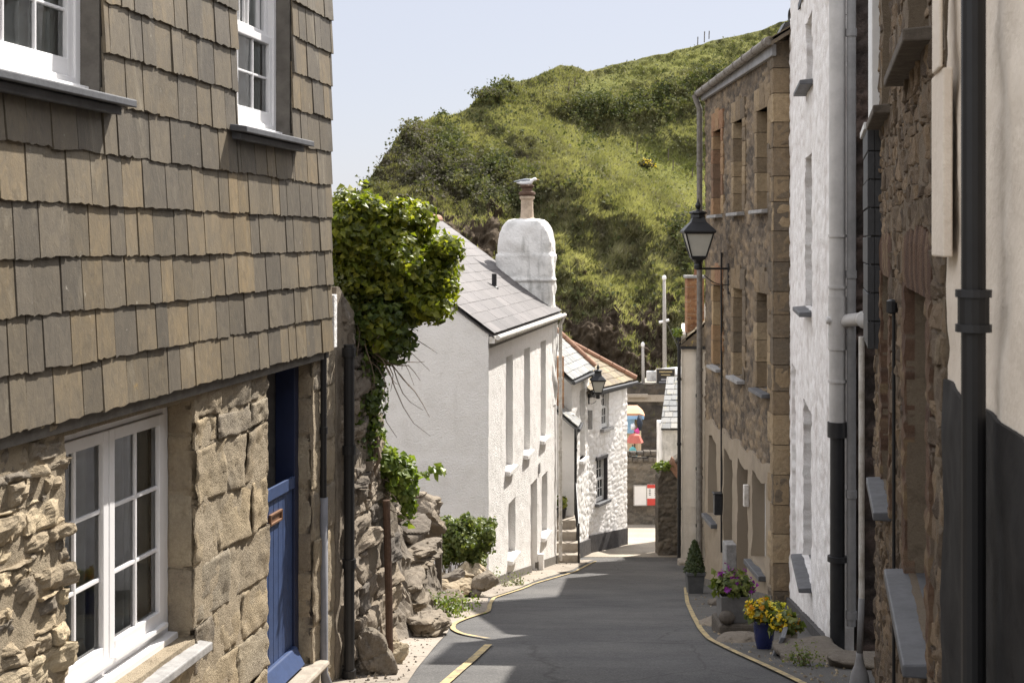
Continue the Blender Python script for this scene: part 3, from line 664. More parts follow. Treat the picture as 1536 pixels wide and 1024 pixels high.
# pipes on its face
u = LS.uY(9.9)
a = [LS.P(u, .035, -.82), LS.P(u, .035, -1.4), LS.P(u+.01, .03, -1.97)]; pipe_run(house, a, .024, 'black', [(a[1], .05)], 'overflow_pipe')
a = [LS.P(u+.01, .035, -1.9), LS.P(u+.01, .035, -3.2), LS.P(u+.03, .09, -3.42)]; o = MB(); tube(o, a, [.03,.03,.055], 14); part('conduit', o, M['lead'], house, smooth=True)
u = LS.uY(10.32)+.06
a = [LS.P(u, .085, -.80), LS.P(u, .085, -3.42)]; pipe_run(house, a, .042, 'black', [(LS.P(u,.085,z), .07) for z in (-.86,-1.62,-2.5,-3.36)])
s = MB(); box(s, LF, .012, .085, -.1, .03, -.8, -.4); part('white_batten', s, M['render_white'], house, bevel=.006)
# jar on the inside sill
mb = MB(); p = LS.P(LS.uY(6.78), -.265, gw[2]+.07); lathe(mb, p, [(.03,0),(.055,.01),(.06,.08),(.045,.13),(.035,.15),(.042,.17)], 16)
solo('jar', mb, M['potcream'], 'small round jar inside the ground floor window by the blue door', 'jar', smooth=True)
mb = MB(); p = LS.P(LS.uY(7.25), -.265, gw[2]+.07); lathe(mb, p, [(.03,0),(.04,.01),(.028,.1),(.02,.16),(.03,.2)], 16)
solo('vase', mb, M['gull_white'], 'slim pale vase inside the ground floor window by the blue door', 'vase', smooth=True)

# ------------------------------------------------------------------ garden wall and ivy
gwall = thing('garden_wall', 'rough rubble garden wall under the ivy beside the black drainpipe', 'wall', (-1.1, 11.2, g(11.2)))
fg_ = rubble(.36, .17, .08, 21, p=2.6, jit=.95, edge=.2, vary=.7, rough=.8, warp=.12, tilt=1.1, chip=.7)
def gtop(u): return float(np.interp(u, [LS.uY(10.35), LS.uY(11.1), LS.uY(11.5), LS.uY(12.1)], [-.35,-.75,-1.75,-2.2]))
mb = MB(); wall(mb, LS, LS.uY(10.28), LS.uY(12.05), -4.1, -.3, .03, lambda u, z: (.01+.03*fbm(u*5, z*5, 21, 5), .3, .6), ret=.7, ztop=gtop, edge=.03); part('mortar_core', mb, M['rubble_garden'], gwall, smooth=True)
mb = MB(); courses(mb, LS, LS.uY(10.42), LS.uY(12.05), -3.9, -.3, (.07, .26), (.14, .5), (.004, .06), 22, rnd=.022, rough=.05, wav=.06, n=11, gap=.006, tilt=.25, keep=lambda u, z: z < gtop(u)-.02)
courses(mb, Fr(*LS.P(LS.uY(12.05),0,0)[:2], -LS.n[0], -LS.n[1], -LS.d[0], -LS.d[1]), 0, .6, -3.9, -2.2, (.08, .22), (.14, .4), (.0, .05), 23, rnd=.03, rough=.06, wav=.05, n=9, tilt=.3) if False else None
part('stones', mb, M['rubble_garden'], gwall, smooth=False)
for k, (Y, w, R) in enumerate([(10.8, .1, (.17,.26,.25)), (11.45, .1, (.1,.17,.12))]):
    mb = MB(); p = LS.P(LS.uY(Y), w, 0); rock(mb, (p[0], p[1], g(p[1])+R[2]*.6), R, 60+k, n=26, lump=.5)
    solo('boulder', mb, M['rubble_tan'], ['big square boulder at the foot of the garden wall by the drainpipe', 'smaller boulder at the foot of the garden wall before the rusty post'][k], 'boulder', smooth=False)
ivy = thing('ivy_bush', 'big glossy green ivy bush spilling over the garden wall beside the slate house', 'ivy', (-1.2, 11.2, -1.2))
mb = MB()
for (c, R, n, s, sd) in [(W(578,398,11.3), (.49,.6,.44), 5200, .052, 1), (W(535,345,11.1), (.3,.4,.34), 2200, .05, 2), (W(630,405,11.4), (.32,.4,.36), 2500, .052, 3), (W(520,305,11.2), (.1,.2,.14), 160, .06, 4), (W(600,330,11.3), (.3,.3,.17), 800, .062, 5)]:
    P, N = shell(n, c, R, sd, lump=.35, fill=.45); leafset(mb, P, N, s, sd)
r = np.random.default_rng(55)
for k in range(34):
    a = r.random()*6.28; e_ = r.normal()*.5; c = np.array(W(578,398,11.3))+np.array([.5*math.cos(a), -.45*abs(math.sin(a))*r.random()-.1, .47*math.sin(a)])*(.88+.25*r.random()); q = .07+.11*r.random()
    P, N = shell(int(2200*q), c, (q, q, q*.8), 600+k, lump=.5, fill=.8); leafset(mb, P, N, .036+.034*r.random(), 600+k)
part('foliage', mb, M['ivy'], ivy)
mb = MB()
for (c, R, n, s, sd) in [(W(525,560,11.0), (.15,.25,.55), 1300, .05, 6), (W(550,590,11.2), (.15,.2,.5), 1200, .05, 7), (W(585,510,11.2), (.26,.3,.18), 600, .06, 8), (W(545,655,11.3), (.14,.2,.28), 700, .05, 18), (W(575,470,11.0), (.25,.25,.2), 700, .055, 19)]:
    P, N = shell(n, c, R, sd, lump=.4, fill=.8); leafset(mb, P, N, s, sd)
part('trailing_foliage', mb, M['ivy_dark'], ivy)
mb = MB()
for (c, R, n, s, sd) in [(W(540,475,11.0), (.16,.2,.22), 500, .036, 9), (W(520,440,10.9), (.13,.2,.2), 300, .036, 10)]:
    P, N = shell(n, c, R, sd, lump=.4, fill=.6); leafset(mb, P, N, s, sd)
part('olive_foliage', mb, M['ivy_dry'], ivy)
mb = MB(); r = np.random.default_rng(5)
for k in range(34):
    a = np.array(W(530+50*r.random(), 470+60*r.random(), 10.9+.5*r.random())); pts = [a]; d = np.array([.03*r.normal(), .05*r.normal(), -.07])
    for q in range(6): d = d*.8+np.array([.025*r.normal()+.008, .03*r.normal(), -.015+.03*r.normal()]); a = a+d; pts.append(a)
    tube(mb, pts, [.006,.006,.005,.005,.004,.003,.002], 4)
for k in range(16):
    a = np.array(W(528+30*r.random(), 760-40*r.random(), 11.2)); pts = [a+np.array([.03*r.normal(), .05*r.normal(), q*.22+.0]) for q in range(9)]; tube(mb, pts, [.016-.001*q for q in range(9)], 5)
part('stems', mb, M['twig'], ivy)
ivy2 = thing('ivy_clump', 'bright yellow green ivy clump reaching out over dry twigs beside the rusty post', 'ivy', (-1.0, 11.7, -2.1))
mb = MB()
for (c, R, n, s, sd) in [(W(572,690,11.6), (.14,.2,.15), 330, .055, 11), (W(600,715,11.7), (.15,.2,.2), 420, .058, 12), (W(612,755,11.6), (.07,.1,.16), 130, .055, 13), (W(560,655,11.5), (.1,.15,.12), 160, .05, 14)]:
    P, N = shell(n, c, R, sd, lump=.4, fill=.7); leafset(mb, P, N, s, sd)
path = [np.array(W(*q)) for q in [(615,720,11.6), (635,712,11.6), (652,708,11.6), (668,703,11.6)]]
P = []; N = []
for a, b in zip(path, path[1:]):
    for t in np.linspace(0, 1, 7): P.append(a*(1-t)+b*t+r.normal(size=3)*.02); N.append(r.normal(size=3)*.6+np.array([0,-.7,.6]))
leafset(mb, P, N, .075, 15)
part('foliage', mb, M['weed'], ivy2)
mb = MB(); tube(mb, path, .004, 5)
for k in range(130):
    a = np.array(W(535+50*r.random(), 715+50*r.random(), 11.5+.3*r.random())); d = r.normal(size=3)*np.array([.09,.09,.06]); m = a+d*.6+r.normal(size=3)*.02; tube(mb, [a, m, a+d*1.3+np.array([0,0,-.03])], [.004,.0035,.002], 4)
part('dry_twigs', mb, M['twig_pale'], ivy2)

# ------------------------------------------------------------------ posts, outcrop, hedge, stones below the white gable
p0 = (-1.04, 11.35)
mb = MB(); a = Vector((p0[0], p0[1], g(p0[1])-.1)); tube(mb, [a, a+Vector((-.01,0,.75)), a+Vector((-.03,0,1.5))], .032, 10); solo('post', mb, M['rust'], 'tall thin rusty post at the end of the garden wall', 'post')
def wood_post(px, pt, pb, Y, wid, label, sd):
    mb = MB(); t = W(px, pt, Y); b = W(px, pb, Y); fr = Fr(t.x-wid/2, Y, 1, 0, 0, -1)
    box(mb, fr, 0, wid, 0, wid, b.z-.15, t.z); solo('post', mb, M['wood'], label, 'post', bevel=.012)
wood_post(658, 780, 888, 19.6, .1, 'thick weathered wooden post standing beside the hedge', 1)
wood_post(648, 800, 876, 20.2, .06, 'grey split wooden stake just behind the thick wooden post', 2)
wood_post(641, 858, 896, 18.8, .06, 'short wooden stub below the rock ledge', 3)
# the outcrop is ground: a terrace of slate rock
def bank(X, Y):
    e = sstep(-1.0, -1.6, X+.12*fbm(Y*.8, X*.8, 71))*sstep(13.2, 14.8, Y)*(1-sstep(21.5, 23, Y))
    xe = np.interp(Y, [13.3,15.5,18,20.], [-1.0,-.95,-.62,-.5]); e2 = sstep(0, -.4, X-xe+.1*fbm(Y, X, 73))*sstep(13.3, 14.3, Y)*(1-sstep(19.6, 20.4, Y))
    return .3*e2+e*(1.25+.25*sstep(-1.3,-2.4,X))
xs = np.arange(-4.2, -.15, .03); ys = np.arange(13.0, 23.2, .04); X, Y = np.meshgrid(xs, ys, indexing='ij')
B = bank(X, Y); tl = B+.18*Y*.3+.10*fbm(X*1.3, Y*1.3, 75, 3)          # tilted beds
q = .085; lay = np.floor(tl/q); fr_ = tl/q-lay; rnd = _tab[(lay.astype(int)+500) % 256, 9]
on_ = sstep(.02, .25, B)
f1, e, i2, dx, dy = cells(X+.2*fbm(X*3,Y*3,76), Y, .34, .5, 78, .95, 2.6)
step = (sstep(.55, .95, fr_)-fr_)*q*.9
Z = np.interp(Y, _fy, _fz)+B+on_*(step+.05*(i2-.5)+.06*((i2*997 % 1-.5)*dx+(i2*571 % 1-.5)*dy)-.03*(1-sstep(0,.16,e))+.05*fbm(X*5, Y*5, 77, 5))-.05
X2 = X+on_*(.10*(rnd-.5)+.05*fbm(Z*14, Y*3, 79)); Y2 = Y+on_*.05*fbm(Z*12, X*3, 81)
mb = MB(); ny = len(ys); mb.add(np.stack([X2, Y2, Z], -1).reshape(-1,3), [(i*ny+j, (i+1)*ny+j, (i+1)*ny+j+1, i*ny+j+1) for i in range(len(xs)-1) for j in range(ny-1)], np.clip(.25+.5*rnd+.4*(i2-.5), 0, 1).ravel(), (.6*on_*(1-sstep(0,.1,e))).ravel())
structure('rock_outcrop_ground', mb, M['rock'], False)
for k, (px, py, Y, R, lab, tl) in enumerate([(622, 772, 18.6, (.34,.4,.42), 'dark pointed rock crag against the white gable wall', .35), (604, 800, 17.4, (.3,.4,.24), 'pale broken rock below the dark pointed crag', .2), (620, 832, 17.2, (.34,.5,.16), 'flat layered rock ledge jutting out above the path', .06), (612, 858, 17.0, (.26,.4,.1), 'lower thin rock ledge under the flat layered ledge', .05), (598, 892, 15.6, (.34,.5,.2), 'broad sloping rock slab beside the path', .3), (640, 938, 14.3, (.26,.34,.13), 'low cracked rock slab at the edge of the path', .16), (643, 790, 19.2, (.16,.2,.3), 'upright brown rock behind the wooden stake', .1)]):
    mb = MB(); c = W(px, py, Y); rock(mb, c, R, 80+k, strata=.07 if k in (2,3) else .11, n=20, lump=.45, tilt=tl)
    solo('rock', mb, M['rock'], lab, 'rock', 'slate rocks of the outcrop', smooth=False)
r = np.random.default_rng(12); labs = []
for k in range(26):
    px = 664+64*r.random(); py = 888-48*r.random()*(.35+.65*(px-660)/70); Y = 21.5+1.3*(888-py)/48+.3*r.random(); c = W(px, py, Y); s = .09+.1*r.random()
    mb = MB(); rock(mb, c, (s*1.3, s, s*.75), 200+k, n=8, lump=.3, tilt=r.normal()*.4)
    solo('rubble_stone', mb, M['rubble_tan'], 'loose building stone in the tumbled heap under the hedge', 'stone', 'tumbled stones under the hedge')
hd = thing('hedge', 'bright green leafy hedge growing against the white gable wall', 'hedge', tuple(W(700,850,23)))
mb = MB()
for (c, R, n, sd) in [(W(690,810,22.9), (.34,.4,.33), 1800, 31), (W(718,808,23.3), (.26,.4,.32), 1500, 32), (W(672,795,22.8), (.22,.3,.22), 700, 33), (W(715,840,22.8), (.15,.2,.18), 300, 35), (W(733,800,22.7), (.1,.15,.13), 160, 36), (W(700,783,22.8), (.12,.15,.12), 180, 37), (W(668,830,22.6), (.12,.15,.22), 200, 38), (W(655,790,22.9), (.1,.12,.1), 120, 39), (W(738,785,22.9), (.07,.1,.1), 80, 40)]:
    P, N = shell(n*2, c, R, sd, lump=.4, fill=.5); leafset(mb, P, N, .055, sd, droop=.1)
part('foliage', mb, M['hedge'], hd)
mb = MB()
for k in range(14): a = np.array(W(668+60*r.random(), 868, 22.9)); tube(mb, [a, a+np.array([.03*r.normal(), 0, .2]), a+np.array([.08*r.normal(), 0, .45])], [.012,.01,.006], 5)
part('stems', mb, M['twig'], hd)
def weed(px, py, sz, n, sd, label, mat='weed'):
    X, Y = G(px, py); z = g(Y); rr = np.random.default_rng(sd); t = thing('weed', label, 'weed', (X, Y, z), 'weeds at the road edge'); mb = MB()
    P = rr.normal(size=(n,3))*np.array([sz*.45, sz*.4, sz*.3])+np.array([X, Y, z+sz*.45]); P[:,2] = np.maximum(P[:,2], z+.02)
    P = np.repeat(P, 3, 0)+rr.normal(size=(3*n,3))*sz*.1; P[:,2] = np.maximum(P[:,2], z+.02); leafset(mb, P, rr.normal(size=(3*n,3))*.7+np.array([0,-.3,.8]), sz*.12, sd, droop=0.); part('leaves', mb, M[mat], t)
    mb = MB()
    for k in range(7): tube(mb, [(X+.02*rr.normal(), Y, z-.02), (X+sz*.25*rr.normal(), Y+.05*rr.normal(), z+sz*.6)], .004, 4)
    part('stalks', mb, M['twig'], t)
weed(668, 925, .3, 120, 41, 'large bright weed clump beside the looping yellow line'); weed(692, 917, .26, 70, 42, 'tall thin weed nearest the kerb corner under the hedge'); weed(655, 912, .22, 60, 43, 'small leafy weed at the left of the row by the rock slab')
weed(727, 880, .3, 90, 44, 'weed at the corner of the white gable wall'); weed(774, 878, .22, 60, 45, 'weed growing along the white house plinth', 'hedge'); weed(1206, 1000, .17, 80, 46, 'weed clump at the foot of the rough white wall', 'hedge'); weed(758, 880, .14, 30, 48, 'tiny weed between the gable corner and the plinth weed', 'hedge')

# ================================================================== LEFT: white roughcast house with the big chimney
HF = Fr(-.44, 25, .191, 1, 1, -.191); HG = Fr(-.44, 25, -1, .191, -.191, -1)
L2 = HF.uY(33.1); EZ = -1.72; PIT = .73
wh = thing('white_house', 'white roughcast house with a grey slate roof and a fat whitewashed chimney', 'house', (-2, 28, g(28)))
holes = []
for Y in (27.4, 29.4, 31.5): holes.append((HF.uY(Y)-.75, HF.uY(Y), -4.58, -2.32))
holes += [(HF.uY(27.7)-.8, HF.uY(27.7), -6.42, -5.3), (HF.uY(31.7)-.8, HF.uY(31.7), -6.85, -5.45)]
door2 = (HF.uY(30.3)-.85, HF.uY(30.3), -8.2, -5.37)
mb = MB(); wall(mb, HF, 0, L2, -8.6, EZ, .045, plaster(.012, 41, 5.), [h+(.17,) for h in holes]+[door2+(.2,)], ret=.3, edge=.006); part('front_wall', mb, M['render_white'], wh, smooth=True)
mb = MB(); wall(mb, HG, .02, 6.0, -8.6, EZ, .05, plaster(.012, 43, 5.), ret=.3, ztop=lambda u: EZ+PIT*min(u, 6-u)-.03); part('gable_wall', mb, M['render_white'], wh, smooth=True)
mb = MB(); F3 = Fr(*HF.P(L2,0,0)[:2], -1, .191, .191, 1); wall(mb, F3, .02, 6, -8.8, EZ, .3, lambda u, z: (0*u, .5, 0.), ret=.3, ztop=lambda u: EZ+PIT*min(u, 6-u)-.03); part('far_gable_wall', mb, M['render_white'], wh)
for (a, b, c, d) in holes:
    tall = d-c > 2; wn = window(wh, HF, a, b, c, d, -.13, rows=2 if tall else 1, cols=2, sash=True, mat='woodwhite')
    s = MB(); p = HF.P(np.array([a-.06,b+.06,b+.06,a-.06]*2), np.array([-.14,-.14,.1,.1]*2), np.array([c-.1]*4+[c+.015,c+.015,c-.01,c-.01])); s.add(p, BOXF); part('sill', s, M['render_white'], wh, bevel=.012)
a, b, c, d = door2
mb = MB(); frame4(mb, HF, a, b, c, d, .08, -.19, -.12)
for k in range(6): x0 = a+.08+(b-a-.16)*k/6; box(mb, HF, x0+.004, x0+(b-a-.16)/6-.004, -.18, -.15, c, d-.08)
part('door', mb, M['woodwhite'], wh, bevel=.004)
mb = MB(); box(mb, HF, b+.16, b+.3, .012, .03, -5.3, -5.06); part('house_plaque', mb, M['sill_light'], wh, bevel=.006)
mb = MB(); box(mb, HF, b+.02, b+.14, .0, .14, -8, -7.1); part('door_pilaster', mb, M['render_white'], wh, bevel=.012)
part('plinth', base_strip(HF, 0, door2[0], .17, .028), M['plinth'], wh); part('plinth', base_strip(HF, door2[1], L2, .2, .03), M['plinth'], wh)
# roof of thin slates
sl = math.hypot(3.12, 3.12*PIT); up = -HF.n*(3.12/sl)+np.array([0,0,3.12*PIT/sl]); nr = HF.n*(PIT*3.12/sl)+np.array([0,0,3.12/sl])
O = HF.P(-.06, .12, EZ+.03-.12*PIT+.06)
mb = MB(); slates(mb, O, HF.d, nr, up, L2+.12, int(sl/.29)+1, .29, .55, .004, 300, wj=.12, drop=.004, lift=.004, gap=.002)
rf = part('roof', mb, M['slate_roof'], wh)
mb = MB(); roof_slab(mb, HF, -.05, L2+.05, .11, EZ-.06, -3.0, EZ+PIT*3.0+.03, .03); roof_slab(mb, HF, -.05, L2+.05, -6.1, EZ-.06, -3.0, EZ+PIT*3.0+.03, .03); part('roof_boards', mb, M['slate_roof'], wh)
mb = MB()
for k in range(18): q = HF.P(k*.46, -3.03, EZ+PIT*3.03+.06); q2 = HF.P(k*.46+.45, -3.03, EZ+PIT*3.03+.06); tube(mb, [q, q2], .12, 12)
part('ridge_tiles', mb, M['terra'], wh)
mb = MB(); z = EZ-.08; tube(mb, [HF.P(-.06, .19, z+.0), HF.P(L2+.12, .19, z-.03)], .048, 12); box(mb, HF, -.04, L2+.05, .02, .13, z-.11, z+.02); part('gutter', mb, M['gutter_white'], wh)
mb = MB(); box(mb, HF, .0, L2, .014, .03, z-.2, z-.11); part('wall_plate', mb, M['plinth'], wh)  # dark strip coloured as the shadow under the fascia
a = HF.P(L2-.03, .1, 0); pipe_run(wh, [HF.P(L2+.0, .2, EZ-.1), HF.P(L2-.02, .1, EZ-.35), (a[0], a[1], -7.9)], .045, 'gutter_white', [((a[0], a[1], q), .07) for q in (-3.4,-5.2,-7.)])
a = HF.P(HF.uY(29.6), -.85, EZ+.85*PIT); mb = MB(); tube(mb, [a, a+np.array([0,0,.38])], .055, 12); lathe(mb, a+np.array([0,0,.02]), [(.1,0),(.09,.05),(.06,.08)], 12); part('vent_pipe', mb, M['iron'], wh)
# chimney
def stack(mb, c, fr, levels, seed, amp=.03, n=44):
    V = []; prof = []
    for (z, hu, hw) in levels: prof.append((z, hu, hw))
    zz = []; 
    for (z0, a0, b0), (z1, a1, b1) in zip(prof, prof[1:]):
        k = max(1, int(abs(z1-z0)/.06))
        for i in range(k): t = i/k; zz.append((z0+(z1-z0)*t, a0+(a1-a0)*t, b0+(b1-b0)*t))
    zz.append(prof[-1])
    for (z, hu, hw) in zz:
        for k in range(n):
            a = 2*math.pi*(k+.5)/n; cx, sx = math.cos(a), math.sin(a); q = (abs(cx)**9+abs(sx)**9)**(-1/9.)
            V.append((cx*q*hw, sx*q*hu, z))
    V = np.array(V); nz = amp*fbm(V[:,0]*2+V[:,2]*1.1, V[:,1]*2+V[:,2]*1.7, seed, 5)*2
    rr = 1+nz/np.maximum(.2, np.hypot(V[:,0], V[:,1])); P = np.array(c)+(V[:,0]*rr)[:,None]*fr.n+(V[:,1]*rr)[:,None]*fr.d+V[:,2:3]*np.array([0,0,1.])
    m = len(zz); mb.add(P, [(i*n+k, i*n+(k+1)%n, (i+1)*n+(k+1)%n, (i+1)*n+k) for i in range(m-1) for k in range(n)]+[tuple(range((m-1)*n, m*n))], .5+.8*nz, 0.)
cc = HF.P(L2-.36, -.70, 0); cc = (cc[0], cc[1], 0)
mb = MB(); stack(mb, cc, HF, [(-4,.4,.72),(-.98,.4,.72),(-.97,.42,.745),(-.92,.42,.745),(-.9,.4,.72),(-.32,.4,.73),(-.3,.385,.695),(0,.38,.68),(.2,.37,.63),(.36,.35,.55),(.47,.32,.47),(.53,.27,.40),(.555,.16,.26),(.56,.08,.12)], 51, .05)
ch = part('chimney', mb, M['lime'], wh, smooth=True)
pc = (cc[0]+.02, cc[1]); mb = MB(); lathe(mb, (pc[0], pc[1], .52), [(.2,0),(.19,.05),(.165,.07),(.15,.3),(.15,.5),(.185,.53),(.185,.58),(.15,.6)], 20); part('chimney_pot', mb, M['buff'], ch)
mb = MB(); lathe(mb, (pc[0], pc[1], 1.11), [(.15,0),(.21,.05),(.2,.1),(.13,.13),(.13,.2),(.17,.23),(.18,.26),(.12,.29)], 20); part('chimney_cowl', mb, M['rust'], ch)
# gull: one body, wings folded
def gull(x, y, z):
    t = thing('gull', 'white gull with grey wings resting on the buff chimney pot', 'gull', (x, y, z)); mb = MB(); n = 16
    secs = [(-.26,.02,.012,.075),(-.2,.04,.022,.07),(-.12,.07,.055,.065),(-.02,.085,.08,.075),(.07,.075,.08,.085),(.12,.055,.06,.11),(.15,.042,.045,.145),(.18,.042,.04,.165),(.21,.035,.033,.165),(.235,.018,.018,.155),(.245,.006,.006,.152)]
    V = []
    for (sx, a, b, h) in secs:
        for k in range(n): w = 2*math.pi*k/n; V.append((x+sx, y+a*math.cos(w), z+h+b*math.sin(w)))
    m = len(secs); mb.add(V, [(i*n+k, i*n+(k+1)%n, (i+1)*n+(k+1)%n, (i+1)*n+k) for i in range(m-1) for k in range(n)]+[tuple(range(n))[::-1], tuple(range((m-1)*n, m*n))]); part('body', mb, M['gull_white'], t, smooth=True)
    for s in (-1, 1):
        mb = MB(); V = []
        for (sx, o, zt, zb) in [(-.33,.015,.1,.09),(-.2,.05,.135,.1),(-.05,.085,.165,.11),(.05,.078,.16,.12),(.08,.055,.15,.13)]:
            V += [(x+sx, y+s*(o*.35), z+zt+.01), (x+sx, y+s*(o+.012), z+(zt+zb)/2), (x+sx, y+s*(o*.8), z+zb)]
        mb.add(V, [(i*3+k, i*3+k+1, (i+1)*3+k+1, (i+1)*3+k) for i in range(4) for k in range(2)]); part('wing', mb, M['gull_grey'], t, smooth=True)
    mb = MB(); tube(mb, [(x+.235,y,z+.155),(x+.27,y,z+.15),(x+.3,y,z+.143)], [.012,.009,.003], 8); part('beak', mb, M['beak'], t)
    mb = MB()
    for s in (-1, 1): lathe(mb, (x+.205, y+s*.034, z+.17), [(.001,0),(.005,.003),(.005,.007),(.001,.01)], 8)
    part('eyes', mb, M['ink'], t)
gull(pc[0], pc[1], 1.37)

# ------------------------------------------------------------------ whitewashed cottage with the steps
BF = Fr(1.58, 35.2, .26, 1, 1, -.26); LB = BF.uY(37.35)
ct = thing('stepped_cottage', 'narrow whitewashed cottage with grey slates beside the stone steps', 'house', (1.2, 36, g(36)))
fw = rubble(.3, .2, .03, 61, p=3, edge=.3, vary=.5, rough=.8, chip=.5)
h1 = (BF.uY(36.25), BF.uY(36.95), -5.95, -4.05)
mb = MB(); wall(mb, BF, 0, LB+.15, -9.2, -3.5, .04, fw, [h1+(.16,)], ret=.3, edge=.02); part('front_wall', mb, M['paint_stone'], ct, smooth=True)
BG = Fr(1.58, 35.2, -1, .26, -.26, -1); mb = MB(); wall(mb, BG, .0, 4, -9.2, -3.5, .06, plaster(.03, 63), ret=.2, ztop=lambda u: -3.5+.9*min(u, 4-u)); part('gable_wall', mb, M['paint_stone'], ct, smooth=True)
window(ct, BF, *h1, -.12, rows=2, cols=2, sash=True, mat='woodwhite')
s = MB(); box(s, BF, h1[0]-.06, h1[1]+.06, -.12, .1, h1[2]-.1, h1[2]); part('sill', s, M['paint_stone'], ct, bevel=.012)
s2 = math.hypot(2.2, 2.2*.9); upb = -BF.n*(2.2/s2)+np.array([0,0,1.98/s2]); nb = BF.n*(1.98/s2)+np.array([0,0,2.2/s2])
mb = MB(); slates(mb, BF.P(-.7, .16, -3.58), BF.d, nb, upb, LB+.9, 13, .23, .3, .01, 320); roof_slab(mb, BF, -.7, LB+.15, .14, -3.66, -2.05, -1.66, .05); roof_slab(mb, BF, -.7, LB+.15, -4.2, -3.66, -2.05, -1.66, .05); part('roof', mb, M['slate_grey'], ct)
mb = MB()
for k in range(8): a = BF.P(LB+.2, .16-k*.29, -3.5+k*.26); b = BF.P(LB+.2, .16-(k+.97)*.29, -3.5+(k+.97)*.26); tube(mb, [a, b], .075, 10)
part('ridge_tiles', mb, M['terra'], ct)
mb = MB(); tube(mb, [BF.P(-.7,.2,-3.66), BF.P(LB+.1,.2,-3.68)], .05, 10); part('gutter', mb, M['iron'], ct)
a = BF.P(.03, .09, 0); pipe_run(ct, [(a[0], a[1], -4.75), (a[0], a[1], -8.3)], .04, 'black', [((a[0],a[1],q), .06) for q in (-5.5,-7)])
mb = MB(); box(mb, BF, LB-.06, LB+.02, .0, .12, -5.25, -4.72); part('wall_box', mb, M['sill_light'], ct, bevel=.01)
part('plinth', base_strip(BF, .02, LB+.1, .42, .05), M['tarplinth'], ct)
# porch: lean-to slates over the landing and its brick stack
po = thing('porch', 'small porch with slate hood and thin red brick stack over the stone steps', 'porch', (1.2, 34.6, g(34.6)))
PF = Fr(1.12, 33.3, .26, 1, 1, -.26)
mb = MB(); wall(mb, Fr(1.0, 34.75, 1, 0, 0, -1), -.6, .62, -7.2, -4.5, .05, plaster(.02, 65), ret=.1); part('porch_wall', mb, M['paint_stone'], po, smooth=True)
s3 = math.hypot(.9, .75); mb = MB(); Pp = Fr(1.66, 34.0, .12, 1, 1, -.12)
slates(mb, Pp.P(-.05, .02, -4.72), Pp.d, Pp.n*(.75/s3)+np.array([0,0,.9/s3]), -Pp.n*(.9/s3)+np.array([0,0,.75/s3]), 1.2, 5, .22, .26, .012, 330); roof_slab(mb, Pp, -.05, 1.15, .0, -4.78, -.85, -4.05, .06); part('porch_roof', mb, M['slate_grey'], po)
mb = MB(); box(mb, Pp, -.05, 1.1, -.06, -.02, -5.0, -4.76); tube(mb, [Pp.P(-.1,.05,-4.8), Pp.P(1.1,.05,-4.8)], .045, 10); part('fascia', mb, M['iron'], po)
mb = MB(); BK = Fr(1.08, 34.4, 1, 0, 0, -1); wall(mb, BK, 0, .26, -4.3, -2.98, .02, rubble(.22,.075,.012,67,p=6,jit=.2,edge=.15,warp=.01), ret=.3); part('brick_stack', mb, M['brick_brown'], po)
stp = thing('stone_steps', 'worn stone steps climbing between the two white houses', 'steps', (1.35, 33.7, g(33.5)))
for k in range(4):
    mb = MB(); z = g(33.3)+.22*(k+1); y0 = 33.25+.33*k; box(mb, Fr(1.02,y0,1,0,0,-1), .05, .68-.02*k, -1.9+.33*k, 0, z-.3, z); part('step', mb, M['stepstone'], stp, bevel=.025)
hr = thing('handrail', 'black iron handrail running up the stone steps', 'railing', (1.7, 33.4, g(33.4)))
x0 = 1.66; ys_ = [33.2, 33.9, 34.6]; zb = [g(33.2), g(33.2)+.35, g(33.2)+.75]
mb = MB(); tube(mb, [(x0, y, z+.98) for y, z in zip(ys_, zb)], .028, 8); tube(mb, [(x0, y, z+.55) for y, z in zip(ys_, zb)], .016, 8); part('rail', mb, M['black'], hr)
for y, z in zip(ys_, zb): mb = MB(); tube(mb, [(x0, y, z-.3), (x0, y, z+1.0)], .025, 8); part('upright', mb, M['black'], hr)
mb = MB(); pz = g(33.3)+.88; pp = (1.28, 34.45, pz); lathe(mb, pp, [(.07,0),(.1,.02),(.12,.22),(.135,.24),(.135,.27),(.1,.27)], 16); solo('flower_pot', mb, M['black'], 'small dark flower pot at the top of the stone steps', 'flower pot')
mb = MB(); P, N = shell(120, (pp[0], pp[1], pz+.42), (.14,.14,.17), 70, fill=.8); leafset(mb, P, N, .08, 70); solo('pot_plant', mb, M['ivy_dry'], 'straggly plant in the dark pot on the stone steps', 'plant')

# ------------------------------------------------------------------ rough white corner house
a30 = rad(27); c3 = np.array([3.44, 40.0]); KD = np.array([math.sin(a30), math.cos(a30)])
KF = Fr(*(c3-KD*2.9), KD[0], KD[1], KD[1], -KD[0])
ch3 = thing('corner_house', 'rough whitewashed stone corner house with brown lichened hip roof and black plinth', 'house', (2.6, 38.8, g(39)))
fk = rubble(.4, .15, .02, 81, p=2.6, jit=.95, edge=.4, vary=.7, rough=.8, warp=.08, chip=.6)
def kslope(u, z):
    h, s, m = fk(u, z); return h-.06*sstep(-5, -9, z)*0, s, m
w1 = (1.0, 1.55, -5.38, -4.22); w2 = (.62, 1.32, -7.45, -6.2)
mb = MB(); wall(mb, KF, 0, 2.95, -9.6, -4.08, .03, kslope, [w1+(.14,), w2+(.14,)], ret=.4, edge=.03); part('front_wall', mb, M['paint_stone'], ch3, smooth=True)
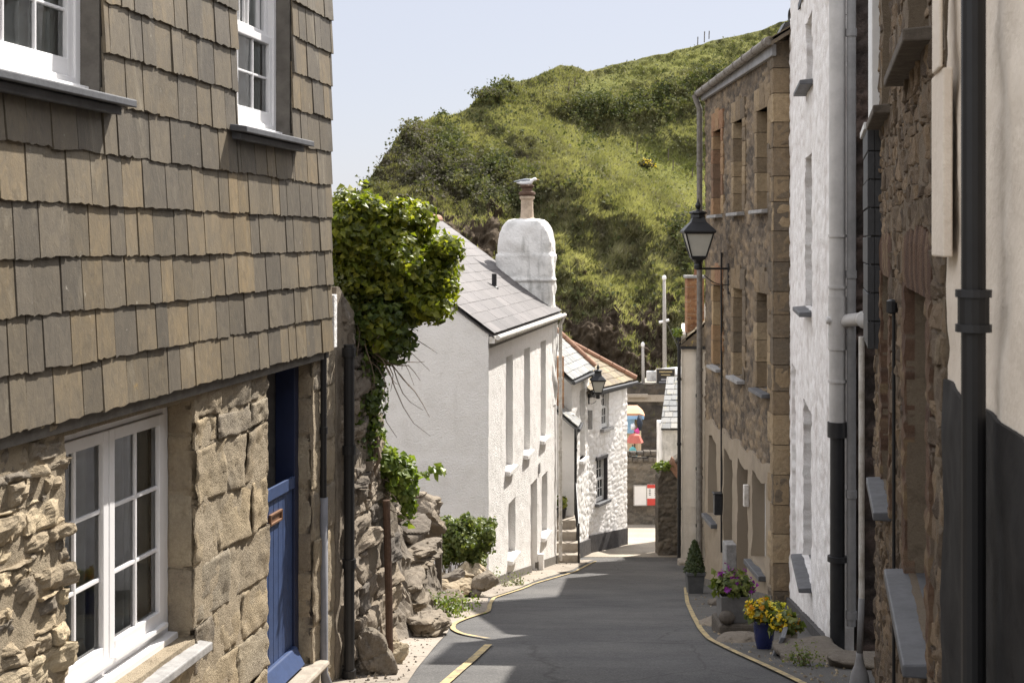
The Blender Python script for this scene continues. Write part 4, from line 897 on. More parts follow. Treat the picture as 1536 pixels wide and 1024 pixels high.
KG = Fr(*KF.P(2.95,0,0)[:2], -KD[1], KD[0], KD[0], KD[1]); mb = MB(); wall(mb, KG, .02, 5, -9.8, -4.08, .2, plaster(.05, 85), ret=.2); part('side_wall', mb, M['paint_stone'], ch3, smooth=True)
for w in (w1, w2):
    window(ch3, KF, *w, -.06, rows=2, cols=3, sash=True, mat='woodwhite', ft=.05, st=.04, bar=.022)
    s = MB(); box(s, KF, w[0]-.1, w[1]+.12, -.16, .12, w[2]-.09, w[2]); part('sill', s, M['sill_light'] if w is w1 else M['sill'], ch3, bevel=.012)
s = MB(); box(s, KF, w2[0]-.05, w2[1]+.06, -.055, .05, w2[3]-.04, w2[3]+.06); box(s, KF, w2[1]-.05, w2[1]+.02, -.055, .05, w2[2], w2[3]-.04); part('window_surround', s, M['tarplinth'], ch3, bevel=.01)
part('plinth', base_strip(KF, .0, 2.93, .5, .03), M['tarplinth'], ch3)
# hip roof: front slope narrows upwards
sl3 = math.hypot(2.4, 1.75); upk = -KF.n*(2.4/sl3)+np.array([0,0,1.75/sl3]); nk = KF.n*(1.75/sl3)+np.array([0,0,2.4/sl3])
mb = MB(); slates(mb, KF.P(0, .18, -4.16), KF.d, nk, upk, 3.1, 12, .25, .3, .012, 340, urange=lambda v: (-.25, 3.12-.82*v*(2.4/sl3)))
p = np.array([KF.P(-.3,.14,-4.24), KF.P(3.1,.14,-4.24), KF.P(1.15,-2.2,-2.52), KF.P(-.3,-2.2,-2.52), KF.P(3.1,-4.5,-4.24)]); mb.add(p, [(0,1,2,3), (1,4,2)]); part('roof', mb, M['slate_lichen'], ch3)
mb = MB()
A_, B_ = KF.P(3.14, .2, -4.1), KF.P(1.15, -2.2, -2.42)
for k in range(8): tube(mb, [A_+(B_-A_)*k/8, A_+(B_-A_)*(k+.96)/8], .085, 10)
part('hip_tiles', mb, M['terra'], ch3)
mb = MB(); tube(mb, [KF.P(-.2,.24,-4.22), KF.P(3.15,.24,-4.24)], .05, 10); box(mb, KF, -.1, 3.05, .02, .14, -4.36, -4.2); part('gutter', mb, M['iron'], ch3)

# ------------------------------------------------------------------ lamps
def lantern(label, base, sc, wallpt, drop):
    """four-sided lantern on a wall bracket; base: underside of the lantern's foot"""
    x, y, z = base; t = thing('street_lamp', label, 'street lamp', (x, y, z-.0))
    def ring(h, zz, rot=math.pi/4, n=4): return [(x+h*math.cos(rot+2*math.pi*k/n)*1.0, y+h*math.sin(rot+2*math.pi*k/n), z+zz) for k in range(n)]
    def loft(mb, rows, n=4, rot=math.pi/4):
        V = []; 
        for (h, zz) in rows: V += ring(h*sc, zz*sc, rot, n)
        mb.add(V, [(i*n+k, i*n+(k+1)%n, (i+1)*n+(k+1)%n, (i+1)*n+k) for i in range(len(rows)-1) for k in range(n)]+[tuple(range(n))[::-1], tuple(range((len(rows)-1)*n, len(rows)*n))])
    mb = MB(); loft(mb, [(.05,-.02),(.075,0),(.075,.06),(.06,.09),(.07,.12),(.12,.17),(.13,.2)], 12, 0); loft(mb, [(.17,.17),(.2,.22),(.2,.235)]); part('foot', mb, M['black'], t, bevel=.004)
    mb = MB(); R0, R1, zb, zt = .19, .36, .225, .66
    b, tp = ring(R0*sc, zb*sc), ring(R1*sc, zt*sc)
    for k in range(4): tube(mb, [b[k], tp[k]], .016*sc, 6); tube(mb, [b[k], b[(k+1)%4]], .014*sc, 6); tube(mb, [tp[k], tp[(k+1)%4]], .02*sc, 6)
    part('frame', mb, M['black'], t)
    mb = MB(); b, tp = ring((R0-.012)*sc, zb*sc), ring((R1-.012)*sc, zt*sc)
    mb.add(b+tp, [(k, (k+1)%4, 4+(k+1)%4, 4+k) for k in range(4)]); part('pane', mb, M['lampglass'], t)
    mb = MB(); loft(mb, [(.4,.655),(.42,.675),(.42,.7),(.3,.79),(.2,.86),(.16,.93),(.155,.95)]); loft(mb, [(.14,.94),(.13,1.0),(.17,1.02),(.16,1.05),(.09,1.07)], 8, 0); part('hood', mb, M['black'], t, bevel=.006)
    mb = MB(); lathe(mb, (x, y, z+1.06*sc), [(.06*sc,0),(.03*sc,.04*sc),(.05*sc,.08*sc),(.055*sc,.11*sc),(.03*sc,.16*sc),(.015*sc,.2*sc),(.003*sc,.24*sc)], 10); part('finial', mb, M['black'], t)
    mb = MB(); wx, wy, wz = wallpt; tube(mb, [(x, y, z), (wx, wy, z)], .02*sc, 8); tube(mb, [(wx, wy, z+.1*sc), (wx, wy, z-drop)], .026*sc, 8)
    A = Vector((wx, wy, z-.3*sc)); Bv = Vector((x, y, z)); pts = [A+(Bv-A)*q+Vector((0,0,-.1*sc*math.sin(q*math.pi))) for q in np.linspace(0, .8, 9)]; tube(mb, pts, .01*sc, 6)
    part('bracket', mb, M['black'], t)
bx = W(1047, 403, 23.4); lantern('black iron street lamp with frosted panes on the tall tan stone house', (bx.x, bx.y, bx.z), .95, (3.82, 23.5, 0), .45)
bx = W(897, 597, 36.6); q = BF.P(LB-.02, .02, 0); lantern('black iron street lamp on the white cottage beside the corner house', (bx.x, bx.y, bx.z), .73, (q[0], q[1], 0), .25)

# ================================================================== RIGHT: pale house nearest the camera
R0 = Fr(1.467, 4.5, .19, 1, -1, .19); n0 = R0.uY(2.2)
ph = thing('pale_house', 'pale painted house with a tarred black lower wall at the right edge', 'house', (1.6, 3.4, g(3.4)))
mb = MB(); wall(mb, R0, n0, 0, -4.2, 2.4, .03, plaster(.02, 91, 4.), ret=.35, edge=.006); part('wall', mb, M['cream_near'], ph, smooth=True)
def basef(u, z): return plaster(.02, 91, 4.)(u, z)[0]+.012, .5, 0.
mb = MB(); wall(mb, R0, n0, 0.012, -4.2, -.47, .03, basef, ret=.01, ztop=lambda u: -.47+.014*math.sin(u*4.3+.4)-.01*math.sin(u*9)); part('tarred_base', mb, M['tar'], ph, smooth=True)  # near-black below a wavy, roughly level edge
mb = MB(); box(mb, R0, -.30, -.005, .02, .05, -.05, .55); box(mb, R0, -.30, -.12, .05, .062, .55, 2.4); part('corner_board', mb, M['cream_near'], ph, bevel=.006)
u = R0.uY(3.45); pipe_run(ph, [R0.P(u,.07,2.3), R0.P(u,.07,-3)], .031, 'black', [(R0.P(u,.07,z), .1) for z in (1.4,-.18)])
o = MB(); tube(o, [R0.P(u,.07,-.125), R0.P(u,.07,-.145)], .046, 18); part('pipe_collar', o, M['iron'], ph); o = MB(); tube(o, [R0.P(u,.07,-.215), R0.P(u,.07,-.235)], .046, 18); part('pipe_collar', o, M['iron'], ph)
mb = MB(); roof_slab(mb, R0, n0, .05, .25, 2.35, -3, 4.5); roof_slab(mb, R0, n0, .05, -6, 2.35, -3, 4.5); part('roof', mb, M['slate_dark'], ph)
mb = MB(); box(mb, R0, n0, -.01, -6, -.4, -4.2, 2.3); part('inner_wall', mb, M['dark'], ph)

# ------------------------------------------------------------------ brown rubble house
R1 = Fr(1.47, 4.52, .2314, 1, -1, .2314); L1 = R1.uY(10.1)
bh = thing('brown_rubble_house', 'brown rubble stone house with brick window jambs next to the pale house', 'house', (2.2, 7.4, g(7.4)))
f1 = rubble(.22, .11, .04, 95, p=2.8, jit=.95, edge=.22, vary=.7, rough=.9, warp=.09, chip=.6)
ops = []
for (ya, yb) in ((5.15, 6.45), (8.0, 9.0)):
    ops += [(R1.uY(ya), R1.uY(yb), .82, 2.05), (R1.uY(ya), R1.uY(yb), -1.6, -.22)]
mb = MB(); wall(mb, R1, 0, L1, -4.2, 2.4, .024, lambda u, z: (.004+.014*fbm(u*6, z*6, 95, 5), .4+.4*fbm(u*3,z*3,96), .8), [o+(.2,) for o in ops], ret=.4, edge=.01); part('front_wall', mb, M['rubble_brown'], bh, smooth=True)
def r1keep(u, z): return not any(a-.03 < u < b+.03 and c-.02 < z < d+.02 for a, b, c, d in ops) and not any(d < 0 and ((a-.22 < u < b+.22 and c < z < d) or (a-.25 < u < b+.25 and d <= z < d+.27)) for a, b, c, d in ops)
mb = MB(); courses(mb, R1, .0, L1, -4.0, 2.4, (.05, .15), (.08, .24), (.002, .016), 97, rnd=.009, rough=.026, wav=.05, n=7, gap=.005, tilt=.12, keep=r1keep); part('rubble_stones', mb, M['rubble_brown'], bh, smooth=False)
fb = rubble(.22, .08, .014, 97, p=6., jit=.3, edge=.14, vary=.6, rough=.8, warp=.015)
for (a, b, c, d) in ops:
    wn = window(bh, R1, a, b, c, d, -.17, rows=2, cols=2, sash=True, mat='woodwhite')
    if d < 0:
        for (p, q) in ((a-.2, a), (b, b+.2)): mb = MB(); wall(mb, R1, p, q, c-.02, d+.02, .02, lambda u, z: tuple(x+(.02 if i == 0 else 0) for i, x in enumerate(fb(u, z))), ret=.03, edge=.02); part('brick_jamb', mb, M['brick_red'], bh, smooth=True)
        mb = MB()
        nb_ = 13
        for k in range(nb_): x0 = a-.2+(b-a+.4)*k/nb_; cushion(mb, R1, x0+.004, x0+(b-a+.4)/nb_-.004, d+.0, d+.24+.05*math.sin(math.pi*(k+.5)/nb_), .022, 400+k, 5, rnd=.01)
        part('brick_arch', mb, M['brick_red'], bh)
    s = MB(); p = R1.P(np.array([a-.1,b+.1,b+.1,a-.1]*2), np.array([-.18,-.18,.11,.11]*2), np.array([c-.06]*4+[c+.01,c+.01,c-.01,c-.01])); s.add(p, BOXF); part('sill', s, M['sill'] if d < 0 else M['wood'], bh, bevel=.008)
mb = MB(); roof_slab(mb, R1, 0, L1+.05, .2, 2.35, -3, 4.5); roof_slab(mb, R1, 0, L1+.05, -6, 2.35, -3, 4.5); part('roof', mb, M['slate_dark'], bh)
mb = MB(); box(mb, R1, .1, L1-.01, -6, -.65, -4.3, 2.3); part('inner_wall', mb, M['dark'], bh)
# slate-hung bay at its far corner, white boarding above, thin white downpipe
by = MB(); ub = L1-.95; box(by, R1, ub, L1+.03, .0, .075, -.72, .8); part('bay', by, M['slate_dark'], bh)
mb = MB()
for k in range(8): box(mb, R1, ub-.01, L1+.04, .07, .095+.004*(k%2), -.74+.195*k, -.74+.195*k+.185)
BE = Fr(*R1.P(ub, 0, 0)[:2], R1.n[0], R1.n[1], -R1.d[0], -R1.d[1])
for k in range(8):
    for q in range(2): box(mb, BE, -.0+.05*q, .048+.05*q, .0, .02+.004*((k+q)%2), -.74+.195*k, -.74+.195*k+.185)
part('hung_slates', mb, M['slate_dark'], bh, bevel=.003)
mb = MB(); box(mb, R1, ub+.25, L1+.02, .0, .06, .82, 2.4); box(mb, R1, ub+.1, L1+.05, .0, .12, .78, .83); part('white_boarding', mb, M['woodwhite'], bh, bevel=.006)
a = R1.P(L1-.02, .11, 0); zb = g(a[1]); pipe_run(bh, [(a[0],a[1],-.72), (a[0],a[1],-2.7)], .022, 'gutter_white', [], 'downpipe')
mb = MB(); lathe(mb, (a[0]-.02, a[1]-.02, zb-.05), [(.075,0),(.08,.05),(.065,.14),(.04,.2),(.028,.26),(.026,.3)], 16); tube(mb, [(a[0],a[1],-2.7), (a[0]-.02,a[1]-.02,zb+.24)], .024, 12); part('pipe_shoe', mb, M['pipe_dull'], bh, smooth=True)
u = R1.uY(7.15); pipe_run(bh, [R1.P(u,.03,-.35), R1.P(u,.03,-3.2)], .009, 'black', [], 'cable')
mb = MB(); lathe(mb, R1.P(u,.04,-.36), [(.01,-.03),(.03,-.02),(.03,.04),(.01,.05)], 10); part('cable_box', mb, M['iron'], bh)

# ------------------------------------------------------------------ rough white house
R2 = Fr(2.98, 12.5, .156, 1, -1, .156); LL2 = R2.uY(20.02); E2 = 3.05
rw = thing('rough_white_house', 'tall narrow rough whitewashed house between the two brown stone houses', 'house', (3.6, 16, g(16)))
f2 = rubble(.5, .26, .017, 101, p=3., jit=.95, edge=.5, vary=.8, rough=.9, warp=.1, chip=.4)
holes2 = [(R2.uY(15.), R2.uY(16.2), -.78, 1.0), (R2.uY(14.9), R2.uY(16.0), 1.82, 2.6), (R2.uY(15.1), R2.uY(16.6), -3.9, -1.95), (R2.uY(18.2), R2.uY(19.2), -4.6, -1.75)]
mb = MB(); wall(mb, R2, 0, LL2, -5.9, E2, .03, f2, [h+(.2,) for h in holes2], ret=.22, edge=.05); part('front_wall', mb, M['paint_stone_r'], rw, smooth=True)
for i, (a, b, c, d) in enumerate(holes2):
    if i == 3:
        mb = MB(); frame4(mb, R2, a, b, c, d, .07, -.2, -.14)
        for k in range(5): x0 = a+.07+(b-a-.14)*k/5; box(mb, R2, x0+.004, x0+(b-a-.14)/5-.004, -.19, -.16, c, d-.07)
        part('door', mb, M['woodwhite'], rw, bevel=.004); continue
    window(rw, R2, a, b, c, d, -.17, rows=2, cols=2, sash=True, mat='woodwhite')
    s = MB(); p = R2.P(np.array([a-.05,b+.12,b+.12,a-.05]*2), np.array([-.18,-.18,.14,.14]*2), np.array([c-.07]*4+[c+.01,c+.01,c-.02,c-.02])); s.add(p, BOXF); part('sill', s, M['sill'], rw, bevel=.008)
RG = Fr(*R2.P(.03, -.12, 0)[:2], 1, -.156, -.156, -1)
mb = MB(); wall(mb, RG, .0, 6, -5.6, E2, .035, rubble(.34, .15, .05, 105, p=2.6, jit=.95, edge=.3, vary=.7, rough=.9, warp=.09), ret=.2, edge=.02, ztop=lambda u: E2+.7*min(max(u, 0), 6-u)); part('gable_wall', mb, M['rubble_dark'], rw, smooth=True)
mb = MB(); roof_slab(mb, R2, .05, R2.uY(17.3), .02, E2+.02, -3, E2+2.2); roof_slab(mb, R2, .05, R2.uY(17.3), -6.2, E2+.02, -3, E2+2.2); part('roof', mb, M['slate_dark'], rw)
mb = MB(); box(mb, R2, .3, LL2-.02, -6, -.66, -6, E2-.02); part('inner_wall', mb, M['dark'], rw)
mb = MB(); wall(mb, R2, R2.uY(17.25), R2.uY(19.6), E2-.02, 4.7, .04, f2, ret=2.5); part('attic_wall', mb, M['paint_stone_r'], rw, smooth=True)
mb = MB(); box(mb, R2, R2.uY(17.2), R2.uY(19.62), -2.6, .06, 4.7, 4.8); part('parapet_coping', mb, M['slate_dark'], rw, bevel=.01)
part('plinth', base_strip(R2, .02, LL2-.02, .12, .05), M['tarplinth'], rw)
# soil pipe: grey plastic above, cast iron below, a branch to the bay; a thinner grey one beside it
sx, sy = 1256/1., 12.2; a = W(1256, 0, 12.2); b = W(1277, 0, 12.15)
mb = MB(); tube(mb, [(a.x, a.y, 2.7), (a.x, a.y, -1.68)], .074, 18)
for z in (.05, -.42, -.62, -.85, -.98, -1.28): tube(mb, [(a.x,a.y,z+.012), (a.x,a.y,z-.012)], .083, 18)
tube(mb, [(a.x,a.y,-.5), (a.x,a.y,-.98)], .081, 18)
o = part('soil_pipe', mb, M['pipe_grey'], rw); shade_smooth(o)
mb = MB(); tube(mb, [(a.x-.1,a.y-.02,-.72), (a.x+.05,a.y,-.72)], .035, 14); tube(mb, [(a.x,a.y,-.76), (a.x+.08,a.y-.06,-.72), (a.x+.16,a.y-.3,-.69), (a.x+.14,a.y-1.1,-.66), (2.74,10.35,-.62)], .06, 16); tube(mb, [(a.x+.15,a.y-.32,-.69), (a.x+.15,a.y-.4,-.685)], .07, 16); part('pipe_branch', mb, M['pipe_grey'], rw, smooth=True)
zf = g(12.2)-.05
mb = MB(); tube(mb, [(a.x,a.y,-1.68), (a.x,a.y,zf)], .066, 18)
for z, h in ((-1.72,.14),(-2.9,.05)): tube(mb, [(a.x,a.y,z+h/2), (a.x,a.y,z-h/2)], .09, 18)
o = part('iron_pipe', mb, M['iron'], rw); shade_smooth(o)
mb = MB(); tube(mb, [(b.x,b.y,2.7), (b.x,b.y,-3.5)], .042, 14)
for z in (1.9,-.3,-2.3,-3.4): tube(mb, [(b.x,b.y,z+.035), (b.x,b.y,z-.035)], .05, 14)
o = part('waste_pipe', mb, M['pipe_dull'], rw); shade_smooth(o)
# threshold stones of the passage
for k, (px, py, R, lab) in enumerate([(1222, 990, (.42,.3,.07), 'flat flagstone at the foot of the rough white wall'), (1292, 1000, (.3,.3,.08), 'dark step stone in the passage beside the iron pipe')]):
    X, Y = G(px, py); mb = MB(); rock(mb, (X, Y, g(Y)+.04), R, 420+k, n=12, lump=.15); solo('flagstone', mb, M['rock'], lab, 'flagstone', smooth=True)

# ------------------------------------------------------------------ tall tan stone house
R3 = Fr(3.905, 19.8, -.023, 1, -1, -.023); LL3 = R3.uY(26.0); E3 = 2.98
th = thing('tan_stone_house', 'tall three storey brown stone house with tan quoins and window surrounds', 'house', (4.2, 23, g(23)))
f3 = rubble(.22, .12, .03, 111, p=2.8, jit=.95, edge=.22, vary=.7, rough=.9, warp=.08, chip=.6)
def r3face(u, z):
    h, s, m = f3(u, z); k = sstep(-3.25, -3.5, z+.1*fbm(u*2, z*2, 117)); q = plaster(.02, 113)(u, z)
    return h*(1-k)+(q[0]+.01)*k, s*(1-k)+.5*k, m*(1-k)
ups = []; lows = []; gr = []
for yf in (25.0, 23.0, 21.05):
    ups.append((R3.uY(yf-.8), R3.uY(yf), .5, 2.05)); lows.append((R3.uY(yf-.8), R3.uY(yf), -2.3, -.8))
gr = [(R3.uY(24.6), R3.uY(25.5), -5.2, -3.75, 0), (R3.uY(23.1), R3.uY(23.9), -6.1, -3.8, 1), (R3.uY(21.75), R3.uY(22.6), -5.9, -3.75, 1), (R3.uY(20.4), R3.uY(21.4), -5.1, -3.75, 0)]
mb = MB(); wall(mb, R3, 0.0, LL3, -3.45, E3, .035, f3, [h+(.22,) for h in ups+lows], ret=.3, edge=.02); part('upper_front_wall', mb, M['rubble_r3'], th, smooth=True)
mb = MB(); wall(mb, R3, 0.0, LL3, -7.4, -3.45, .04, lambda u, z: (plaster(.03, 113)(u, z)[0]+.02, .5, 0.), [h[:4]+(.25,) for h in gr], ret=.3, ztop=lambda u: -3.40+.05*math.sin(u*5)); part('lower_front_wall', mb, M['beige'], th, smooth=True)
for gi, (a, b, c, d) in enumerate(ups+lows):
    wn = window(th, R3, a, b, c, d, -.17, rows=2, cols=2, sash=True, mat='woodwhite', unlit_lining=True)
    mb = MB(); rr = np.random.default_rng(500+gi)
    for s in (0, 1):
        z = c
        while z < d-.05:
            h = min(.22+.22*rr.random(), d-z); wd = .12+.14*rr.random()
            if s == 0: cushion(mb, R3, a-wd, a+.012, z+.006, z+h-.006, .028, 510+int(z*50), 6, rnd=.012, rough=.012, deep=.2)
            else: cushion(mb, R3, b-.012, b+wd, z+.006, z+h-.006, .028, 520+int(z*50), 6, rnd=.012, rough=.012, deep=.2)
            z += h
    x = a-.2; 
    for k in range(3): wd = (b-a+.4)/3; cushion(mb, R3, x+.006, x+wd-.006, d+.0, d+.34+.06*(k == 1), .03, 540+k+gi, 6, rnd=.012, rough=.012, deep=.2); x += wd
    part('window_surround', mb, M['quoin'] if gi % 3 else M['quoin_red'], wn)
    s = MB(); p = R3.P(np.array([a-.1,b+.1,b+.1,a-.1]*2), np.array([-.18,-.18,.13,.13]*2), np.array([c-.07]*4+[c+.005,c+.005,c-.015,c-.015])); s.add(p, BOXF); part('sill', s, M['sill_light'] if gi != 5 else M['sill'], th, bevel=.008)
for (a, b, c, d, kind) in gr:
    if kind:
        mb = MB(); frame4(mb, R3, a, b, c, d, .08, -.26, -.18)
        for k in range(5): x0 = a+.08+(b-a-.16)*k/5; box(mb, R3, x0+.004, x0+(b-a-.16)/5-.004, -.25, -.21, c, d-.08)
        part('door', mb, M['wood'], th, bevel=.004)
    else:
        window(th, R3, a, b, c, d, -.19, rows=2, cols=2, sash=True, mat='woodwhite')
        s = MB(); box(s, R3, a-.08, b+.08, -.2, .14, c-.08, c); part('sill', s, M['sill'], th, bevel=.01)
# quoins: on the front and on the side that faces up the street
RS = Fr(*R3.P(0, 0, 0)[:2], 1, .023, .023, -1)
mb = MB(); z = -6.0; k = 0; rr = np.random.default_rng(9)
while z < E3-.1:
    h = min(.34+.12*rr.random(), E3-z); big = k % 2
    cushion(mb, R3, -.03, (.42 if big else .24), z+.006, z+h-.006, .035, 600+k, 8, rnd=.016, rough=.02, deep=.2)
    cushion(mb, RS, -.035, (.3 if big else .52), z+.006, z+h-.006, .03, 640+k, 8, rnd=.016, rough=.02, deep=.1)
    z += h; k += 1
part('quoins', mb, M['quoin'], th)
mb = MB(); wall(mb, RS, .02, 6, -7., E3, .06, f3, ret=.2, ztop=lambda u: E3+.62*min(u, 6-u)); part('side_wall', mb, M['rubble_r3'], th, smooth=True)
sl4 = math.hypot(3.1, 1.92); mb = MB()
slates(mb, R3.P(-.3, .12, E3-.02), R3.d, R3.n*(1.92/sl4)+np.array([0,0,3.1/sl4]), -R3.n*(3.1/sl4)+np.array([0,0,1.92/sl4]), LL3+.4, 14, .26, .3, .012, 360); roof_slab(mb, R3, -.28, LL3+.05, .1, E3-.04, -3, E3+1.9, .06); roof_slab(mb, R3, -.28, LL3+.05, -6.2, E3-.04, -3, E3+1.9, .06); part('roof', mb, M['slate_lichen'], th)
mb = MB(); pts = [R3.P(-.2,.13,E3-.03), R3.P(LL3+.14,.13,E3-.1)]; tube(mb, pts, .065, 12)
for k in range(9): q = R3.P(k*LL3/8, .13, E3-.03-.07*k/8); q2 = R3.P(k*LL3/8+.05, .13, E3-.03-.07*k/8); tube(mb, [q, q2], .076, 12)
part('gutter', mb, M['gutter'], th)
mb = MB(); box(mb, R3, -.1, LL3+.06, .0, .07, E3-.24, E3-.06); part('fascia', mb, M['pipe_dull'], th, bevel=.01)
a = R3.P(LL3+.03, .1, 0); pipe_run(th, [R3.P(LL3+.05,.2,E3-.12), R3.P(LL3+.03,.1,E3-.4), (a[0],a[1],g(26)+.05)], .055, 'gutter', [((a[0],a[1],z), .06) for z in (1.5,-.4,-2.5,-4.6)])
a = R3.P(R3.uY(24.05), .03, 0); pipe_run(th, [(a[0],a[1],-.2), (a[0],a[1],-5.6)], .018, 'black', [], 'cable')
mb = MB(); q = R3.P(.06, -.25, E3+.2); tube(mb, [q+np.array([0,0,.18])+.1*np.array([math.cos(t)*R3.d[0], math.cos(t)*R3.d[1], math.sin(t)]) for t in np.linspace(-.9, 4.0, 14)], .022, 8); hexa(mb, [q+np.array(v) for v in [(-.22,-.08,-.16),(.2,-.08,-.02),(.2,.2,-.02),(-.22,.2,-.16),(-.1,-.08,.07),(.12,-.08,.12),(.12,.2,.12),(-.1,.2,.07)]]); part('ridge_scroll', mb, M['iron'], th)
part('plinth', base_strip(R3, .02, LL3-.02, .14, .05), M['plinth'], th)
mb = MB(); box(mb, R3, R3.uY(22.66), R3.uY(23.02), .02, .2, -5.75, -5.15); 
part('meter_box', mb, M['sill_light'], th, bevel=.012)
mb = MB(); q = R3.P(R3.uY(22.84), .24, -5.9); lathe(mb, q, [(.03,-.07),(.075,-.03),(.08,.02),(.04,.07),(.02,.1)], 14); part('vent_cowl', mb, M['gull_white'], th, smooth=True)
mb = MB(); box(mb, R3, R3.uY(21.62), R3.uY(21.72), .02, .1, -4.3, -3.95); part('small_wall_box', mb, M['gutter_white'], th, bevel=.008)
mb = MB(); box(mb, R3, R3.uY(23.97), R3.uY(24.13), .02, .17, -4.92, -4.55); box(mb, R3, R3.uY(23.95), R3.uY(24.15), .02, .19, -4.55, -4.52); part('post_box', mb, M['iron'], th, bevel=.02)
mb = MB(); box(mb, R3, .2, LL3-.02, -6, -.66, -7.4, E3-.02); part('inner_wall', mb, M['dark'], th)

# ------------------------------------------------------------------ cream house further down
cr = thing('cream_house', 'cream painted house with lichened slates and a brown brick chimney below the tan house', 'house', (4.9, 33, g(33)))
CF = Fr(4.2, 33.0, 1, 0, 0, -1); CW = Fr(4.2, 33.0, .127, 1, -1, .127)
mb = MB(); wall(mb, CF, 0, 3, -8.6, -2.5, .05, plaster(.03, 121), ret=.1); part('end_wall', mb, M['cream'], cr, smooth=True)
mb = MB(); wall(mb, CW, .02, 4.5, -9.4, -2.3, .06, plaster(.03, 122), ret=.1); part('front_wall', mb, M['cream'], cr, smooth=True)
mb = MB(); s5 = math.hypot(1.9, 1.5); slates(mb, np.array([4.12, 32.85, -2.52]), (0.126,.992,0), np.array([-1.5/s5, 0, 1.9/s5]), np.array([1.9/s5, 0, 1.5/s5]), 4.6, 9, .26, .3, .014, 380)
p = np.array([(4.14,32.88,-2.58),(4.72,37.6,-2.58),(6.0,37.6,-1.1),(6.0,32.88,-1.1),(6.0,32.88,-2.58),(6,37.6,-2.58)]); mb.add(p, [(0,1,2,3),(0,3,4),(1,5,2)]); part('roof', mb, M['slate_lichen'], cr)
mb = MB(); box(mb, CF, -.05, 1.2, .02, .09, -2.66, -2.54); part('eave_board', mb, M['iron'], cr)
mb = MB(); wall(mb, Fr(4.42, 33.6, 1, 0, 0, -1), 0, .42, -2.6, -.93, .02, rubble(.22,.075,.012,123,p=6,jit=.2,edge=.15,warp=.01), ret=.5); tp = part('chimney', mb, M['brick_brown'], cr)
mb = MB(); box(mb, Fr(4.42,33.6,1,0,0,-1), -.04, .46, -.5, .05, -.93, -.86); part('chimney_cap', mb, M['sill_light'], tp, bevel=.01)
mb = MB(); lathe(mb, (4.72, 33.85, -.88), [(.1,0),(.12,.03),(.1,.05),(.09,.22),(.11,.24)], 14); part('chimney_pot', mb, M['brick_brown'], tp)
pipe_run(cr, [(4.13,32.95,-2.35), (4.13,32.95,-8.1)], .045, 'black', [((4.13,32.95,z),.06) for z in (-3.4,-5,-6.6)]); pipe_run(cr, [(4.62,32.9,-2.6), (4.62,32.9,-8.2)], .07, 'black', [((4.62,32.9,z),.07) for z in (-3.8,-5.6,-7.)])
BKF = Fr(4.75, 26.3, .15, 1, -1, .15); mb = MB(); wall(mb, BKF, 0, 7.9, -8.5, 1.9, .2, plaster(.03, 126), ret=4.); part('rear_block', mb, M['cream'], cr); mb = MB(); roof_slab(mb, BKF, 0, 7.9, .1, 1.92, -2.2, 3.5); roof_slab(mb, BKF, 0, 7.9, -4.4, 1.92, -2.2, 3.5); part('rear_roof', mb, M['slate_grey'], cr)
mb = MB(); tube(mb, [(4.08,32.8,-2.4), (4.66,37.4,-2.44)], .05, 10); part('gutter', mb, M['iron'], cr)
mb = MB(); P, N = shell(60, (4.08,32.8,-2.22), (.1,.2,.1), 90, fill=.8); leafset(mb, P, N, .08, 90); solo('gutter_weed', mb, M['weed'], 'little bright weed sprouting from the gutter of the cream house', 'weed')
mb = MB(); wbox(mb, 4.05, 4.4, 32.3, 32.7, g(32.5)-.1, g(32.5)+.13); solo('stone_block', mb, M['stepstone'], 'low stone block at the foot of the cream end wall', 'stone block', bevel=.03)

# ------------------------------------------------------------------ planters along the tan house
def planter(name, px, py, hw, h, taper, mat, label):
    X, Y = G(px, py); z = g(Y)-.02; mb = MB(); fr = Fr(X, Y, R3.d[0], R3.d[1], R3.n[0], R3.n[1])
    lv = [(hw*taper, 0), (hw, h-.06), (hw*1.1, h-.06), (hw*1.1, h), (hw*.9, h), (hw*.88, h-.07)]
    V = []
    for w, zz in lv: V += [fr.P(-w,-w,z+zz), fr.P(w,-w,z+zz), fr.P(w,w,z+zz), fr.P(-w,w,z+zz)]
    mb.add(np.array(V), [(i*4+k, i*4+(k+1)%4, (i+1)*4+(k+1)%4, (i+1)*4+k) for i in range(len(lv)-1) for k in range(4)]+[(3,2,1,0), (20,21,22,23)])
    solo(name, mb, M[mat], label, 'planter', bevel=.01); return X, Y, z+h
X, Y, z = planter('planter', 1042, 890, .15, .42, .8, 'potgrey', 'tall dark grey tapered planter holding the cone shaped bush')
mb = MB(); r = np.random.default_rng(3); n = 2600; t = r.random(n)**.8; a = r.random(n)*6.283; rad_ = (.175*(1-t)**.8+.015)*(1-.25*r.random(n)**2); P = np.stack([X+rad_*np.cos(a), Y+rad_*np.sin(a), z-.03+t*.54], 1); N = np.stack([np.cos(a), np.sin(a), .4+0*a], 1)+r.normal(size=(n,3))*.5
leafset(mb, P, N, .03, 3, droop=0.); solo('cone_topiary', mb, M['box'], 'dark green clipped cone bush in the tall grey planter', 'topiary')
X, Y = G(1098, 948); mb = MB(); fr = Fr(X, Y, R3.d[0], R3.d[1], R3.n[0], R3.n[1]); box(mb, fr, -.28, .24, -.28, .19, g(Y)-.1, g(Y)+.16); solo('stone_plinth', mb, M['rock'], 'brown stone block under the grey flower planter', 'stone block', bevel=.03); zt = g(Y)+.16
mb = MB(); hw = .16; V = []
for w, zz in [(hw*.93,0),(hw,.29),(hw*.9,.29),(hw*.88,.22)]: V += [fr.P(-w-.05,-w,zt+zz), fr.P(w-.05,-w,zt+zz), fr.P(w-.05,w,zt+zz), fr.P(-w-.05,w,zt+zz)]
